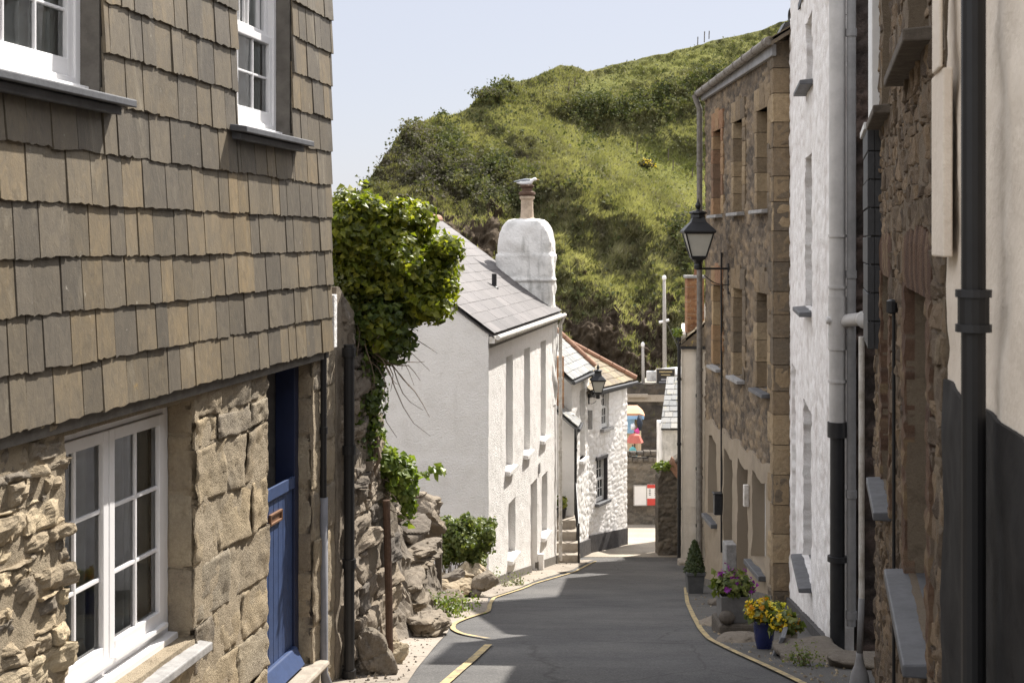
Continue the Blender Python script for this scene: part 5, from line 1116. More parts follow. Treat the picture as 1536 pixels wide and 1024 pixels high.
mb.add(np.array(V), [(i*4+k, i*4+(k+1)%4, (i+1)*4+(k+1)%4, (i+1)*4+k) for i in range(3) for k in range(4)]+[(3,2,1,0),(12,13,14,15)]); solo('planter', mb, M['potzinc'], 'square grey planter of purple flowers standing on the brown stone block', 'planter', bevel=.008)
def bouquet(name, c, R, n, mats, sd, label, cat, nf=40, fs=.05):
    t = thing(name, label, cat, (c[0], c[1], c[2]-R[2])); mb = MB(); P, N = shell(n, c, R, sd, lump=.35, fill=.7, zmin=-.6); leafset(mb, P, N, .055, sd, droop=.1); part('leaves', mb, M['hedge'], t)
    for i, (mt, dx, k) in enumerate(mats):
        mb = MB(); r = np.random.default_rng(sd+i+1)
        P, N = shell(int(nf*k), (c[0]+dx*R[0], c[1]-R[1]*.1, c[2]+R[2]*.1), (R[0]*.75, R[1]*.95, R[2]*1.02), sd+i, lump=.3, fill=.12, zmin=-.45)
        for p_, n_ in zip(P, N):
            q = p_+r.normal(size=(5,3))*fs*.22; leafset(mb, q, np.tile(n_, (5,1))+r.normal(size=(5,3))*.5, fs*.75, int(r.integers(1e6)), droop=0., long=1.)
        part('blossom', mb, M[mt], t)
fc = fr.P(-.05, 0, zt+.38)
bouquet('purple_flowers', tuple(fc), (.21,.2,.14), 700, [('petal_purple', -.35, .5), ('petal_purple', .4, .35)], 130, 'purple flowers with green leaves in the square grey planter', 'flowers', 20, .07)
mb = MB(); q = fr.P(-.23, .1, zt+.1); lathe(mb, q-np.array([0,0,.1]), [(.03,0),(.06,.015),(.085,.05),(.09,.08),(.07,.12),(.04,.14),(.01,.15)], 16); solo('round_stone', mb, M['rock'], 'pale round stone leaning on the square grey planter', 'stone', smooth=True)
X, Y = G(1146, 974); z = g(Y); mb = MB(); lathe(mb, (X, Y, z), [(.06,0),(.068,.015),(.09,.11),(.1,.21),(.097,.26),(.104,.27),(.1,.285),(.085,.285),(.08,.24)], 24); solo('blue_pot', mb, M['potblue'], 'dark blue glazed pot with yellow flowers', 'flower pot', smooth=True)
bouquet('yellow_flowers', (X+.03, Y+.02, z+.35), (.185,.17,.10), 420, [('petal_yellow', -.3, 1.), ('petal_lemon', .45, .8), ('petal_orange', -.4, .5)], 140, 'mass of yellow and lemon flowers in the dark blue pot', 'flowers', 55, .04)
X, Y = G(1184, 978); z = g(Y); mb = MB(); lathe(mb, (X, Y, z), [(.052,0),(.058,.015),(.072,.15),(.079,.165),(.079,.19),(.062,.19),(.058,.15)], 22); solo('cream_pot', mb, M['potcream'], 'small cream pot with orange flowers at the foot of the rough white house', 'flower pot', smooth=True)
bouquet('orange_flowers', (X-.04, Y, z+.27), (.14,.13,.095), 300, [('petal_yellow', -.3, .7), ('petal_orange', .1, .7)], 150, 'golden and orange flowers in the small cream pot', 'flowers', 40, .035)
X, Y = G(1166, 984); mb = MB(); fr2 = Fr(X, Y, .3, 1, -1, .3); V = [fr2.P(-.12,.02,g(Y)-.02), fr2.P(.2,.02,g(Y)-.02), fr2.P(.2,.06,g(Y)-.02), fr2.P(-.12,.06,g(Y)-.02), fr2.P(-.08,-.08,g(Y)+.2), fr2.P(.2,-.08,g(Y)+.22), fr2.P(.2,-.04,g(Y)+.22), fr2.P(-.08,-.04,g(Y)+.2)]; hexa(mb, V); solo('leaning_slate', mb, M['sill'], 'grey slate slab leaning between the blue pot and the cream pot', 'slate', bevel=.006)
for k, (px, py, R, lab) in enumerate([(1072, 908, (.1,.1,.09), 'round cobble at the road edge nearest the tall grey planter'), (1070, 938, (.3,.16,.06), 'long kerb stone beside the stone block'), (1112, 962, (.32,.2,.05), 'flat kerb slab in front of the stone block')]):
    X, Y = G(px, py); mb = MB(); rock(mb, (X, Y, g(Y)+.03), R, 160+k, n=10, lump=.2); solo('kerb_stone', mb, M['rock'], lab, 'kerb stone', smooth=True)

# ================================================================== bottom of the street
pw = thing('pillar_wall', 'dark mossy stub of rubble wall with plants and a tile on top beside the cream house', 'wall', (4.35, 37, g(37)))
PW = Fr(4.06, 37, 1, 0, 0, -1)
mb = MB(); wall(mb, PW, 0, .8, -9.2, -6.25, .03, rubble(.2,.13,.07,171,p=2.4,edge=.3,vary=.8,rough=.9,warp=.1), ret=.8, edge=.05, ztop=lambda u: float(np.interp(u, [0,.12,.3,.5,.8], [-6.6,-6.35,-6.28,-6.1,-5.9]))); part('masonry', mb, M['harbour_low'], pw, smooth=True)
mb = MB(); p = [np.array(W(*q)) for q in [(1009,690,36.9),(1020,703,36.9),(1016,718,36.9),(1004,702,36.9)]]; hexa(mb, [q for q in p]+[q+np.array([0,.25,.08]) for q in p]); part('tile', mb, M['terra'], pw)
mb = MB(); P, N = shell(260, W(994,700,36.95), (.24,.2,.13), 172, fill=.7, zmin=-.3); leafset(mb, P, N, .1, 172); solo('wall_plant', mb, M['weed'], 'bright green plant growing on top of the mossy wall stub', 'plant')
lt = thing('lean_to', 'small white lean-to with pale slates behind the mossy wall stub', 'lean-to', (4.8, 40, g(40)))
LT = Fr(4.46, 39.6, 1, 0, 0, -1)
mb = MB(); wall(mb, LT, 0, .9, -9.6, -5.5, .05, plaster(.03,174), ret=1.5); part('wall', mb, M['lime'], lt, smooth=True)
s6 = math.hypot(1.9, 1.25); mb = MB(); slates(mb, np.array(W(990,643,39.45)), (1,0,0), np.array([0,-1.25/s6,1.9/s6]), np.array([.18,1.9/s6,1.25/s6]), 1.1, 9, .26, .25, .014, 390)
p = np.array([W(991,645,39.5), W(1045,645,39.5), W(1045,582,41.6), W(1010,582,41.6)]); mb.add(p, [(0,1,2,3)]); part('roof', mb, M['slate_grey'], lt)
# quay wall with the notice boards, higher harbour wall behind
qw = thing('quay_wall', 'low dark quay wall carrying the notice boards at the bottom of the street', 'wall', (5, 48, g(48)))
QF = Fr(3.0, 48, 1, 0.03, .03, -1)
mb = MB(); wall(mb, QF, 0, 5, -11, -7.95, .05, rubble(.35,.16,.05,181,p=2.6,edge=.3,vary=.7,rough=.9,warp=.09), ret=.5, edge=.03); part('masonry', mb, M['harbour_low'], qw, smooth=True)
mb = MB()
r = np.random.default_rng(8)
for k in range(26): x = .02+k*.19; cushion(mb, QF, x, x+.17+.02*r.random(), -7.95, -7.75-.1*r.random(), .06, 700+k, 5, rnd=.03, rough=.03, deep=.4)
for k in range(20): x = .02+k*.25; cushion(mb, QF, x, x+.22, -7.73, -7.55-.06*r.random(), .0, 730+k, 5, rnd=.03, rough=.03, deep=.35)
part('coping', mb, M['harbour_low'], qw)
hw = thing('harbour_wall', 'tall dark mossy harbour wall with a pale terrace on top under the hill', 'wall', (6, 58, -11))
HW = Fr(3.0, 58, 1, 0.02, .02, -1)
mb = MB(); wall(mb, HW, 0, 8, -12, -6.2, .08, rubble(.5,.2,.09,185,p=2.6,edge=.3,vary=.7,rough=.9,warp=.1), ret=.6, edge=.05); part('masonry', mb, M['harbour'], hw, smooth=True)
mb = MB(); V = [W(938,592,58), W(1040,592,58), W(1040,553,72), W(985,553,72)]; V = [np.array(v) for v in V]; hexa(mb, [v-np.array([0,0,.3]) for v in V]+V); box(mb, HW, 2.0, 2.9, -.3, .25, -6.75, -6.62); part('terrace', mb, M['slip'], hw)
mb = MB(); box(mb, HW, 3.0, 4.2, -1.3, -1.0, -6.2, -5.75); part('parapet', mb, M['lime'], hw, bevel=.03)
def board(name, x0, x1, y0, y1, Y, mat, label):
    a, b = W(x0, y0, Y), W(x1, y1, Y); t = thing(name, label, 'notice board', ((a.x+b.x)/2, Y, b.z)); fr = Fr(a.x, Y, 1, .03, .03, -1)
    mb = MB(); box(mb, fr, 0, b.x-a.x, 0, .05, b.z, a.z); part('panel', mb, M[mat], t, bevel=.01); return t, fr, b.x-a.x, b.z, a.z
t, fr, wd, z0, z1 = board('notice_board', 951, 969.5, 728, 757, 47.85, 'board_white', 'plain pale notice board on the quay wall')
mb = MB(); frame4(mb, fr, -.02, wd+.02, z0-.02, z1+.02, .03, .0, .06); part('rim', mb, M['wood_grey'], t)
t, fr, wd, z0, z1 = board('information_board', 970.5, 988, 726, 757, 47.84, 'board_white', 'white board with red bands and dark print on the quay wall')
mb = MB(); box(mb, fr, 0, wd, .051, .054, z1-.13, z1); part('red_header', mb, M['board_red'], t)
mb = MB(); box(mb, fr, 0, wd*.7, .051, .054, z0, z0+.24); part('red_panel', mb, M['board_red'], t)
mb = MB(); box(mb, fr, wd*.7, wd, .051, .054, z0, z0+.24); part('green_panel', mb, M['board_green'], t)
mb = MB()
for c in (0, 1):
    for k in range(4): box(mb, fr, .06+c*.2, .06+c*.2+.07, .0512, .0545, z1-.2-.06*k, z1-.185-.06*k+.012)
part('print', mb, M['ink'], t)
# things on the terrace
def pole(px, pt, pb, Y, r, label):
    a, b = W(px, pb, Y), W(px-.8, pt, Y); t = thing('pole', label, 'pole', (a.x, Y, a.z-.1)); mb = MB(); tube(mb, [(a.x,Y,a.z-.1), ((a.x+b.x)/2,Y,(a.z+b.z)/2), (b.x,Y,b.z)], [r*1.15,r,r*.8], 10); part('shaft', mb, M['wood_grey'], t, smooth=True)
    mb = MB(); lathe(mb, (b.x,Y,b.z), [(r*.9,-.05),(r*1.2,0),(r*1.1,.1),(r*.3,.16)], 10); part('cap', mb, M['gull_white'], t); return t, a, b
t, a, b = pole(997, 418, 556, 60, .085, 'tall pale mast standing on the harbour terrace behind the black signboard')
mb = MB(); z = a.z+(b.z-a.z)*.54; tube(mb, [(a.x-.25,60,z-.06), (a.x+.2,60,z+.05)], .06, 8); part('spreader', mb, M['gull_white'], t)
mb = MB(); tube(mb, [(a.x+.05,59.9,z), (a.x+.75,59.6,a.z+.6)], .012, 5); part('stay', mb, M['ink'], t)
pole(965, 518, 586, 58.6, .07, 'shorter white mast on the edge of the harbour wall')
t = thing('signboard', 'black harbour signboard with gold and grey lettering in front of the tall mast', 'sign', tuple(W(999,578,58.4)))
a, b = W(984.5, 553, 58.4), W(1012, 577, 58.4); fr = Fr(a.x, 58.4, 1, 0, 0, -1); wd = b.x-a.x
mb = MB(); box(mb, fr, 0, wd, 0, .05, b.z, a.z); part('board', mb, M['sign_black'], t)
mb = MB(); frame4(mb, fr, -.02, wd+.02, b.z-.02, a.z+.02, .035, .0, .07); part('rim', mb, M['wood_grey'], t)
mb = MB(); h = a.z-b.z; box(mb, fr, .12, wd-.12, .051, .056, b.z+h*.78, b.z+h*.86); box(mb, fr, .2, wd-.2, .051, .056, b.z+h*.6, b.z+h*.66); part('gold_lettering', mb, M['sign_gold'], t)
mb = MB(); box(mb, fr, .2, wd-.18, .051, .056, b.z+h*.28, b.z+h*.4); box(mb, fr, .1, wd-.1, .051, .056, b.z+h*.14, b.z+h*.22); part('grey_lettering', mb, M['sign_grey'], t)
mb = MB(); tube(mb, [(a.x+.1,58.45,b.z-.4), (a.x+.1,58.45,b.z+.2)], .03, 6); tube(mb, [(b.x-.1,58.45,b.z-.4), (b.x-.1,58.45,b.z+.2)], .03, 6); part('legs', mb, M['wood'], t)
# boat drawn up on the terrace
bt = thing('rowing_boat', 'white upturned boat lying on the terrace behind the signboard', 'boat', tuple(W(1016,572,59.6)))
c = W(1016, 566, 59.6); mb = MB(); secs = []; n = 12
for k in range(13):
    t_ = k/12; w = .48*math.sin(math.pi*(.12+.80*t_))**.6; hh = .5*(.75+.35*t_); V = []
    for q in range(n): a_ = math.pi*q/(n-1); V.append((c.x-.9+1.9*t_*.75, c.y-.3+1.9*t_-w*math.cos(a_)*.6, c.z-.2+hh*math.sin(a_)**.7+.25*(1-t_)))
    secs += V
mb.add(secs, [(i*n+q, i*n+q+1, (i+1)*n+q+1, (i+1)*n+q) for i in range(12) for q in range(n-1)]+[tuple(range(n)), tuple(range(12*n, 13*n))]); part('hull', mb, M['boat'], bt, smooth=True)
mb = MB(); tube(mb, [(c.x-.95+1.45*q, c.y-.9+1.9*q, c.z+.0+.2*(1-q)) for q in (0,.3,.6,1)], .05, 6); part('gunwale', mb, M['pipe_dull'], bt)
# beach kiosk and its wares, half hidden by the corner house
ks = thing('beach_kiosk', 'beach stall with orange striped and blue edged awning beside the corner house', 'stall', tuple(W(952,690,52)))
c = W(953, 618, 52); X0, X1 = W(935,0,52).x, W(966,0,52).x
mb = MB(); pr = [(0,0),(.0,.1),(.12,.2),(.3,.26)]
V = []; nn = 9
for k in range(nn):
    x = X0+(X1-X0)*k/(nn-1); s = 1 if k < nn-2 else (.75 if k == nn-2 else .45)
    for (yy, zz) in pr: V.append((x, 51.7+yy*3, c.z-.14+zz*s*1.3))
mb.add(V, [(k*4+q, (k+1)*4+q, (k+1)*4+q+1, k*4+q+1) for k in range(nn-1) for q in range(3)]); part('awning', mb, M['orange'], ks)
mb = MB(); wbox(mb, X0, X1-.03, 51.66, 51.7, c.z-.24, c.z-.1); part('awning_edge', mb, M['skyblue'], ks, bevel=.02)
mb = MB(); wbox(mb, X0, X1-.15, 52.4, 52.6, c.z-2.6, c.z+.05); wbox(mb, X1-.22, X1-.12, 51.9, 52.6, c.z-2.6, c.z+.05); part('booth', mb, M['skin_tan'], ks, bevel=.02)
mb = MB(); wbox(mb, X0, X1-.35, 52.2, 52.38, c.z-.85, c.z-.25); part('opening', mb, M['skyblue'], ks)
def cloth(pts, Y, mat, label, cat, name, bulge=.12):
    mb = MB(); P = [np.array(W(px, py, Y)) for px, py in pts]; cen = sum(P)/len(P); k = len(P)
    V = P+[cen+np.array([0,-bulge,0]), cen+np.array([0,bulge,0])]; mb.add(V, [(i, (i+1)%k, k) for i in range(k)]+[((i+1)%k, i, k+1) for i in range(k)]); solo(name, mb, M[mat], label, cat, smooth=True)
cloth([(957,622),(962,622),(964,634),(962,646),(957,645),(955,634)], 51.6, 'wetsuit', 'dark wetsuit hanging under the beach stall awning', 'wetsuit', 'wetsuit')
cloth([(946,636),(951,634),(954,640),(951,645),(946,644)], 51.6, 'boat', 'pale cloth bundle hanging at the beach stall', 'bundle', 'cloth_bundle')
cloth([(951,645),(957,641),(960,648),(957,652),(951,651)], 51.5, 'pink_cloth', 'bright pink cloth bundle at the beach stall', 'bundle', 'cloth_bundle')
def parasol(px, py, Y, R, mats, label):
    c = W(px, py, Y); t = thing('parasol', label, 'parasol', (c.x, Y, c.z-1.)); 
    for i, mt in enumerate(mats):
        mb = MB(); V = [(c.x, Y, c.z+.3)]; n = 8//len(mats)
        for k in range(n+1):
            a = math.pi*(1.0)+2*math.pi*(i*n+k)/8; V += [(c.x+R*.6*math.cos(a), Y+R*.6*math.sin(a), c.z+.2), (c.x+R*math.cos(a), Y+R*math.sin(a), c.z-.08)]
        F_ = []
        for k in range(n): F_ += [(0, 1+2*k, 3+2*k), (1+2*k, 2+2*k, 4+2*k, 3+2*k)]
        mb.add(V, F_); part('canopy', mb, M[mt], t)
    mb = MB(); tube(mb, [(c.x,Y,c.z+.34), (c.x,Y,c.z-1.3)], .03, 8); part('pole', mb, M['wood'], t)
parasol(952, 660, 51.3, .34, ['red_cloth','mint_cloth'], 'red and mint parasol below the beach stall awning')
parasol(949, 680, 51.0, .2, ['teal_cloth'], 'small teal parasol under the red and mint one')
cloth([(944,688),(954,688),(953,702),(951,712),(944,712)], 51.0, 'skin_tan', 'sandy coloured sack standing under the teal parasol', 'sack', 'sack')

# ================================================================== ground, road, paths, lines
def strip_sheet(name, Y0, Y1, XL, XR, lift, mat, dy=.25, nx=8, rough=0., seed=0):
    ys = np.arange(Y0, Y1+.001, dy); V = []
    for Y in ys:
        a, b = XL(Y), XR(Y)
        for k in range(nx+1):
            x = a+(b-a)*k/nx; V.append((x, Y, g(Y)+lift+rough*float(fbm(x*1.3, Y*1.3, seed))))
    mb = MB(); n = nx+1; mb.add(V, [(i*n+k, i*n+k+1, (i+1)*n+k+1, (i+1)*n+k) for i in range(len(ys)-1) for k in range(nx)])
    return structure(name, mb, M[mat])
gx = np.array([-1500,-300,-120,-60,-30,-18,-12,-8,-5,-3,-1,1,3,5,8,12,18,30,60,120,300,1500.]); gyy = np.concatenate([[-200,-60,-30], np.arange(-10,60.1,.5), np.arange(62,91,2.), [120,200,400,900,3000]])
V = []; 
for x in gx:
    for y in gyy: V.append((x, y, (g(min(max(y,-30),89)) if y < 90 else -14.5)-.03))
ny = len(gyy); mb = MB(); mb.add(V, [(i*ny+j, (i+1)*ny+j, (i+1)*ny+j+1, i*ny+j+1) for i in range(len(gx)-1) for j in range(ny-1)]); structure('ground', mb, M['earth'])
strip_sheet('road', 1, 36.6, lambda Y: -3.2, lambda Y: 6.5, 0., 'asphalt', nx=4)
strip_sheet('slipway', 36.4, 58, lambda Y: -6, lambda Y: 9, .004, 'slip', nx=6, rough=.02, seed=3)
le = sorted([G(*p)[::-1] for p in [(575,1100),(612,1024),(640,985),(672,948),(676,936),(731,916),(732,897),(800,872),(860,854),(893,838)]])
leY = np.array([a for a, b in le]); leX = np.array([b for a, b in le])
lex = lambda Y: float(np.interp(Y, leY, leX))
strip_sheet('left_path', 6, 35.3, lambda Y: -4.2, lambda Y: lex(Y), .010, 'sandy', nx=10, rough=.006, seed=5)
re_ = sorted([G(*p)[::-1] for p in [(1240,1045),(1204,1024),(1072,962),(1054,945),(1034,905),(1031,883),(1031,860),(1032,845)]])
rY = np.array([a for a, b in re_]); rX = np.array([b for a, b in re_])
rex = lambda Y: float(np.interp(Y, rY, rX))
strip_sheet('right_verge', 8, 33.5, rex, lambda Y: 6.6, .012, 'patch', nx=8, rough=.006, seed=7)
def line(name, pts, w, lift=.012, wj=0.):
    P = [np.array(G(*p)) for p in pts]; Q = []
    for a, b in zip(P, P[1:]):
        m = max(2, int(np.linalg.norm(b-a)/.12)); Q += [a+(b-a)*k/m for k in range(m)]
    Q.append(P[-1]); Q = np.array(Q)
    for _ in range(5): Q[1:-1] = .5*Q[1:-1]+.25*(Q[2:]+Q[:-2])
    V = []
    for i, q in enumerate(Q):
        t = Q[min(i+1,len(Q)-1)]-Q[max(i-1,0)]; t /= np.linalg.norm(t); nn = np.array([-t[1], t[0]])
        ww = w*(1+wj*float(fbm(i*.23, 1.3, 4)))
        for s in (-1, 1): x = q+nn*ww/2*s; V.append((x[0], x[1], g(x[1])+lift))
    mb = MB(); mb.add(V, [(2*i, 2*i+1, 2*i+3, 2*i+2) for i in range(len(Q)-1)]); o = structure(name, mb, M['line'], False)
line('road_line', [(894,842),(862,858),(800,876),(741,897),(735,906),(733,918),(700,928),(681,936),(678,944),(692,952),(734,959)], .06, .018)
line('road_line', [(733,968),(704,995),(672,1023),(640,1050)], .075, .018)
line('road_line', [(1028,882),(1031,905),(1040,925),(1051,945),(1064,960),(1100,978),(1150,1001),(1200,1025),(1240,1046)], .06, .02)

def grit(name, px0, px1, py0, py1, n, sd, mat):
    r = np.random.default_rng(sd); mb = MB()
    for k in range(n):
        x, y = px0+(px1-px0)*r.random(), py0+(py1-py0)*r.random(); X, Y = G(x, y); s = .006+.02*r.random()**3
        if name == 'path_grit' and X > lex(Y)-.05: continue
        if name == 'verge_grit' and X < rex(Y)+.05: continue
        p = np.array([(1,0,0),(-.5,.87,0),(-.5,-.87,0),(0,0,.8),(0,0,-.4)])*s*(.6+.8*r.random((5,1)))+np.array([X, Y, g(Y)+.014]); a = r.random()*6.3
        mb.add(p, [(0,1,3),(1,2,3),(2,0,3),(1,0,4),(2,1,4),(0,2,4)], r.random())
    o = part(name, mb, M[mat]); o['kind'] = 'stuff'
grit('path_grit', 520, 740, 905, 1030, 900, 1, 'rock'); grit('path_grit', 735, 900, 840, 900, 260, 2, 'rock'); grit('verge_grit', 1030, 1290, 885, 1030, 700, 3, 'rubble_tan')

# ================================================================== the headland across the harbour
CP = np.array([ # px, py, distance
 (420,620,98),(560,620,100),(700,620,100),(850,620,100),(1000,620,98),(1150,620,96),(1320,620,94),
 (840,560,104),(930,540,104),(1000,520,105),(860,500,106.5),(920,470,107.5),(1000,440,110),(850,440,110),(700,480,107),(560,480,107),(1150,480,110),(1320,480,110),
 (620,395,111),(680,390,111.5),(740,390,112),(620,330,114),(680,340,114),(735,350,115),(620,300,118),(700,300,121),(780,300,122),(780,350,117),(780,410,113),(860,380,115),(900,330,120),(980,380,117),(1040,350,120),(1150,380,120),
 (560,300,115),(560,268,120),(600,235,124),(640,210,130),(700,200,138),(640,250,124),(700,240,129),(760,240,131),(770,200,138),(790,205,138),(830,222,135),(870,245,131),(930,280,126.5),(1000,312,123),(1060,325,123),(1150,330,126),
 (860,190,157),(900,212,157),(960,248,155),(1020,272,153),(1080,285,152),(830,180,155),(1000,220,158),(1080,220,160),(1000,160,168),(1080,160,170),(900,160,160),(820,150,154),(740,150,148),(700,172,144),(840,104,164),(900,106,172),(1000,82,178),(1140,48,186),(1200,20,190),(1320,-10,195),(1320,200,165),(1320,330,130),(440,420,112),(500,340,113)], float)
def _phi(r): return np.where(r > 0, r*r*np.log(np.maximum(r, 1e-9)), 0)
_c = CP[:,:2]/300.
_A = np.zeros((len(CP)+3,)*2); _K = _phi(np.linalg.norm(_c[:,None]-_c[None], axis=2)); _A[:-3,:-3] = _K+np.eye(len(CP))*.004; _A[:-3,-3:] = np.c_[np.ones(len(CP)), _c]; _A[-3:,:-3] = _A[:-3,-3:].T
_w = np.linalg.solve(_A, np.r_[CP[:,2], 0,0,0])
def Ddist(px, py):
    q = np.stack([px, py], -1)/300.; s = np.zeros(px.shape)
    for i in range(len(CP)): s += _w[i]*_phi(np.hypot(q[...,0]-_c[i,0], q[...,1]-_c[i,1]))
    return s+_w[-3]+_w[-2]*q[...,0]+_w[-1]*q[...,1]
SX = np.array([400,440,500,530,547,560,575,600,641,690,703,716,745,790,820,840,860,880,900,1000,1140,1200,1340.]); SY = np.array([460,420,350,305,275,260,240,209,181,169,162,148,131,120,110,98,100,107,103,79,45,23,-15.])
px = np.arange(400, 1341, 2.0); nv = 330; tv = np.linspace(0, 1, nv)
PXg, T = np.meshgrid(px, tv, indexing='ij'); ridge = np.interp(PXg, SX, SY)+2.5*fbm(PXg*.06, PXg*0, 190, 4)
PYg = 625+(ridge-625)*T; D = Ddist(PXg, PYg)
def blob(x, y, cx, cy, rx, ry, ang=0.):
    c, s = math.cos(ang), math.sin(ang); u = ((x-cx)*c+(y-cy)*s)/rx; v = (-(x-cx)*s+(y-cy)*c)/ry
    return np.exp(-(u*u+v*v))
def masks(x, y):
    nz = fbm(x*.02, y*.02, 191, 5); nf = fbm(x*.07, y*.07, 192, 4)
    cliff = np.clip(1.3*blob(x,y,880,500,70,75)+1.2*blob(x,y,675,345,70,38,.3)+1.1*blob(x,y,735,360,14,50,.2)+.9*blob(x,y,960,560,80,45)+.7*blob(x,y,590,370,50,60)+.8*blob(x,y,985,470,40,50)-.30+.7*nz+.4*nf, 0, 1)
    field = np.clip(1.3*blob(x,y,1010,245,95,34,.25)+1.1*blob(x,y,1000,98,190,22,-.28)+.8*blob(x,y,1120,240,60,70)-.35+.3*nz, 0, 1)
    hedge = np.clip(1.2*blob(x,y,990,165,130,26,-.12)+1.4*blob(x,y,1060,122,130,12,-.3)+.8*blob(x,y,860,165,70,26)+1.0*blob(x,y,745,140,40,16,-.4)+.95*blob(x,y,620,240,75,55,.6)+.9*blob(x,y,740,240,100,40,.3)+.55*blob(x,y,1040,385,50,70)+.5*blob(x,y,860,300,60,30)+.6*blob(x,y,720,290,90,40)-.48+1.1*nz+.6*nf, 0, 1)*(1-.85*field)*(1-.95*np.clip(1.4*blob(x,y,1020,78,220,24,-.28),0,1))
    return cliff, field, hedge
cl, fd, he = masks(PXg, PYg)
# real relief: shrubs swell, cliff breaks back
bump_ = 1.5*sstep(.05,.6,he)*(.6+.8*fbm(PXg*.11, PYg*.16, 193, 3))+1.9*fbm(PXg*.024, PYg*.03, 194, 4)*(1-.75*fd)+.6*fbm(PXg*.12, PYg*.2, 195, 4)*(1-.7*fd)+cl*1.8*fbm(PXg*.05, PYg*.025, 196, 5)
D2 = D-bump_*np.clip(1.2-T*.0, 0, 1)*1.1
Hx = (PXg-PX0)/F*D2; Hy = D2; Hz = (PY0-PYg)/F*D2+.45*bump_*(T < 1)
back = np.stack([Hx[:,-1]*1.3, Hy[:,-1]+60, Hz[:,-1]-4], -1)
V = np.concatenate([np.stack([Hx, Hy, Hz], -1), back[:,None]], 1); nn = nv+1
mb = MB(); sidv = np.concatenate([np.clip(cl,0,1), cl[:,-1:]], 1); mov = np.concatenate([np.clip(.55*he-.0*fd,0,1)+0*fd, he[:,-1:]*0], 1)
mb.add(V.reshape(-1,3), [(i*nn+j, (i+1)*nn+j, (i+1)*nn+j+1, i*nn+j+1) for i in range(len(px)-1) for j in range(nn-1)], sidv.ravel(), np.concatenate([fd, fd[:,-1:]], 1).ravel())
t = NT('hillside'); n1 = t.noise(.35, 7, .65); n2 = t.noise(2.2, 6, .7); n3 = t.noise(.09, 4, .6)
gr = t.ramp(t.math('ADD', t.math('MULTIPLY', n1, .5), t.math('MULTIPLY', n2, .5)), [(.32,(.06,.06,.027)),(.48,(.11,.112,.042)),(.62,(.175,.165,.065)),(.78,(.24,.205,.1))])
fld = t.ramp(n2, [(.3,(.13,.15,.03)),(.7,(.2,.21,.05))])
rk = t.ramp(t.math('ADD', t.math('MULTIPLY', n1, .5), t.math('MULTIPLY', n2, .5)), [(.3,(.04,.03,.022)),(.5,(.085,.064,.044)),(.7,(.15,.115,.078))])
c = t.mix(t.attr('mort'), gr, fld); c = t.mix(t.ramp(t.attr('sid'), [(.25,(0,0,0)),(.6,(1,1,1))]), c, rk)
t.bsdf(c, .95, t.bump(n2, .8, .4, t.bump(n1, .5, .6)), spec=.1)
hill = structure('hill', mb, t.m)
def at(i, j):                                    # bilinear point on the hill
    a = np.clip(np.floor(i).astype(int), 0, len(px)-2); b = np.clip(np.floor(j).astype(int), 0, nv-2); u = (i-a)[...,None]; v = (j-b)[...,None]
    Pn = np.stack([Hx, Hy, Hz], -1)
    return (Pn[a,b]*(1-u)+Pn[a+1,b]*u)*(1-v)+(Pn[a,b+1]*(1-u)+Pn[a+1,b+1]*u)*v
def on(pxx, pyy):
    rg = float(np.interp(pxx, SX, SY)); j = (pyy-625)/(rg-625)*(nv-1); return at(np.array((pxx-400)/2.), np.array(j))
r = np.random.default_rng(77)
n = 420000; i = r.random(n)*(len(px)-1); j = (nv-1)*(r.random(n)**.75); x = 400+2*i; y = 625+(np.interp(x, SX, SY)-625)*j/(nv-1)
keep = (x > 490)&(x < 1190)&(y < 590)&((x > 650)|(y < 420)); i, j, x, y = i[keep], j[keep], x[keep], y[keep]
c_, f_, h_ = masks(x, y); P = at(i, j); u = r.random(len(P))
isb = (h_+.10 > u*.8)&(c_ < .45)&(r.random(len(P)) < .55); isg = ~isb&(c_*1.15 < r.random(len(P)))
def near_line(x, y, pts, w):
    d = np.full(x.shape, 1e9)
    for (ax, ay), (bx, by) in zip(pts, pts[1:]):
        t = np.clip(((x-ax)*(bx-ax)+(y-ay)*(by-ay))/((bx-ax)**2+(by-ay)**2), 0, 1); d = np.minimum(d, np.hypot(x-ax-t*(bx-ax), y-ay-t*(by-ay)))
    return np.exp(-(d/w)**2)
crest = near_line(x, y, [(775,190),(800,196),(830,216),(870,244),(925,272),(985,300),(1050,330)], 7+4*fbm(x*.05, y*.05, 215, 3))
pasture = np.clip(1.2*blob(x,y,1020,85,200,26,-.28)+f_, 0, 1)
heath = np.clip(1.35*blob(x,y,640,262,100,60,.4)+1.0*blob(x,y,790,235,60,26,.45)+.9*blob(x,y,860,262,60,16,.55)+.6*blob(x,y,900,330,40,20)-.2+1.2*fbm(x*.05, y*.05, 210, 4), 0, 1)*(1-pasture); heath = np.maximum(heath, crest)
tuft = np.clip(1.2*blob(x,y,930,370,110,70)+.7*blob(x,y,620,290,60,14)+.5*blob(x,y,800,330,40,60), 0, 1)
def blades(P, L, w, sd, tone, hue):
    r = np.random.default_rng(sd); n = len(P); lean = np.stack([r.normal(size=n)*.4+.15, r.normal(size=n)*.3-.3, np.full(n, .75)], 1); s = r.normal(size=(n,3))*np.array([1,.7,.15]); s /= np.linalg.norm(s, axis=1, keepdims=True)
    a = P-s*w[:,None]/2-np.array([0,0,.08]); b = P+s*w[:,None]/2-np.array([0,0,.08]); c = P+lean*L[:,None]
    mb = MB(); k = np.arange(n)*3; mb.add(np.stack([a,b,c],1).reshape(-1,3), [tuple(q) for q in np.stack([k,k+1,k+2],1).tolist()], np.repeat(tone, 3), np.repeat(hue, 3)); return mb
Pg = P[isg]; X_, Y_ = x[isg], y[isg]
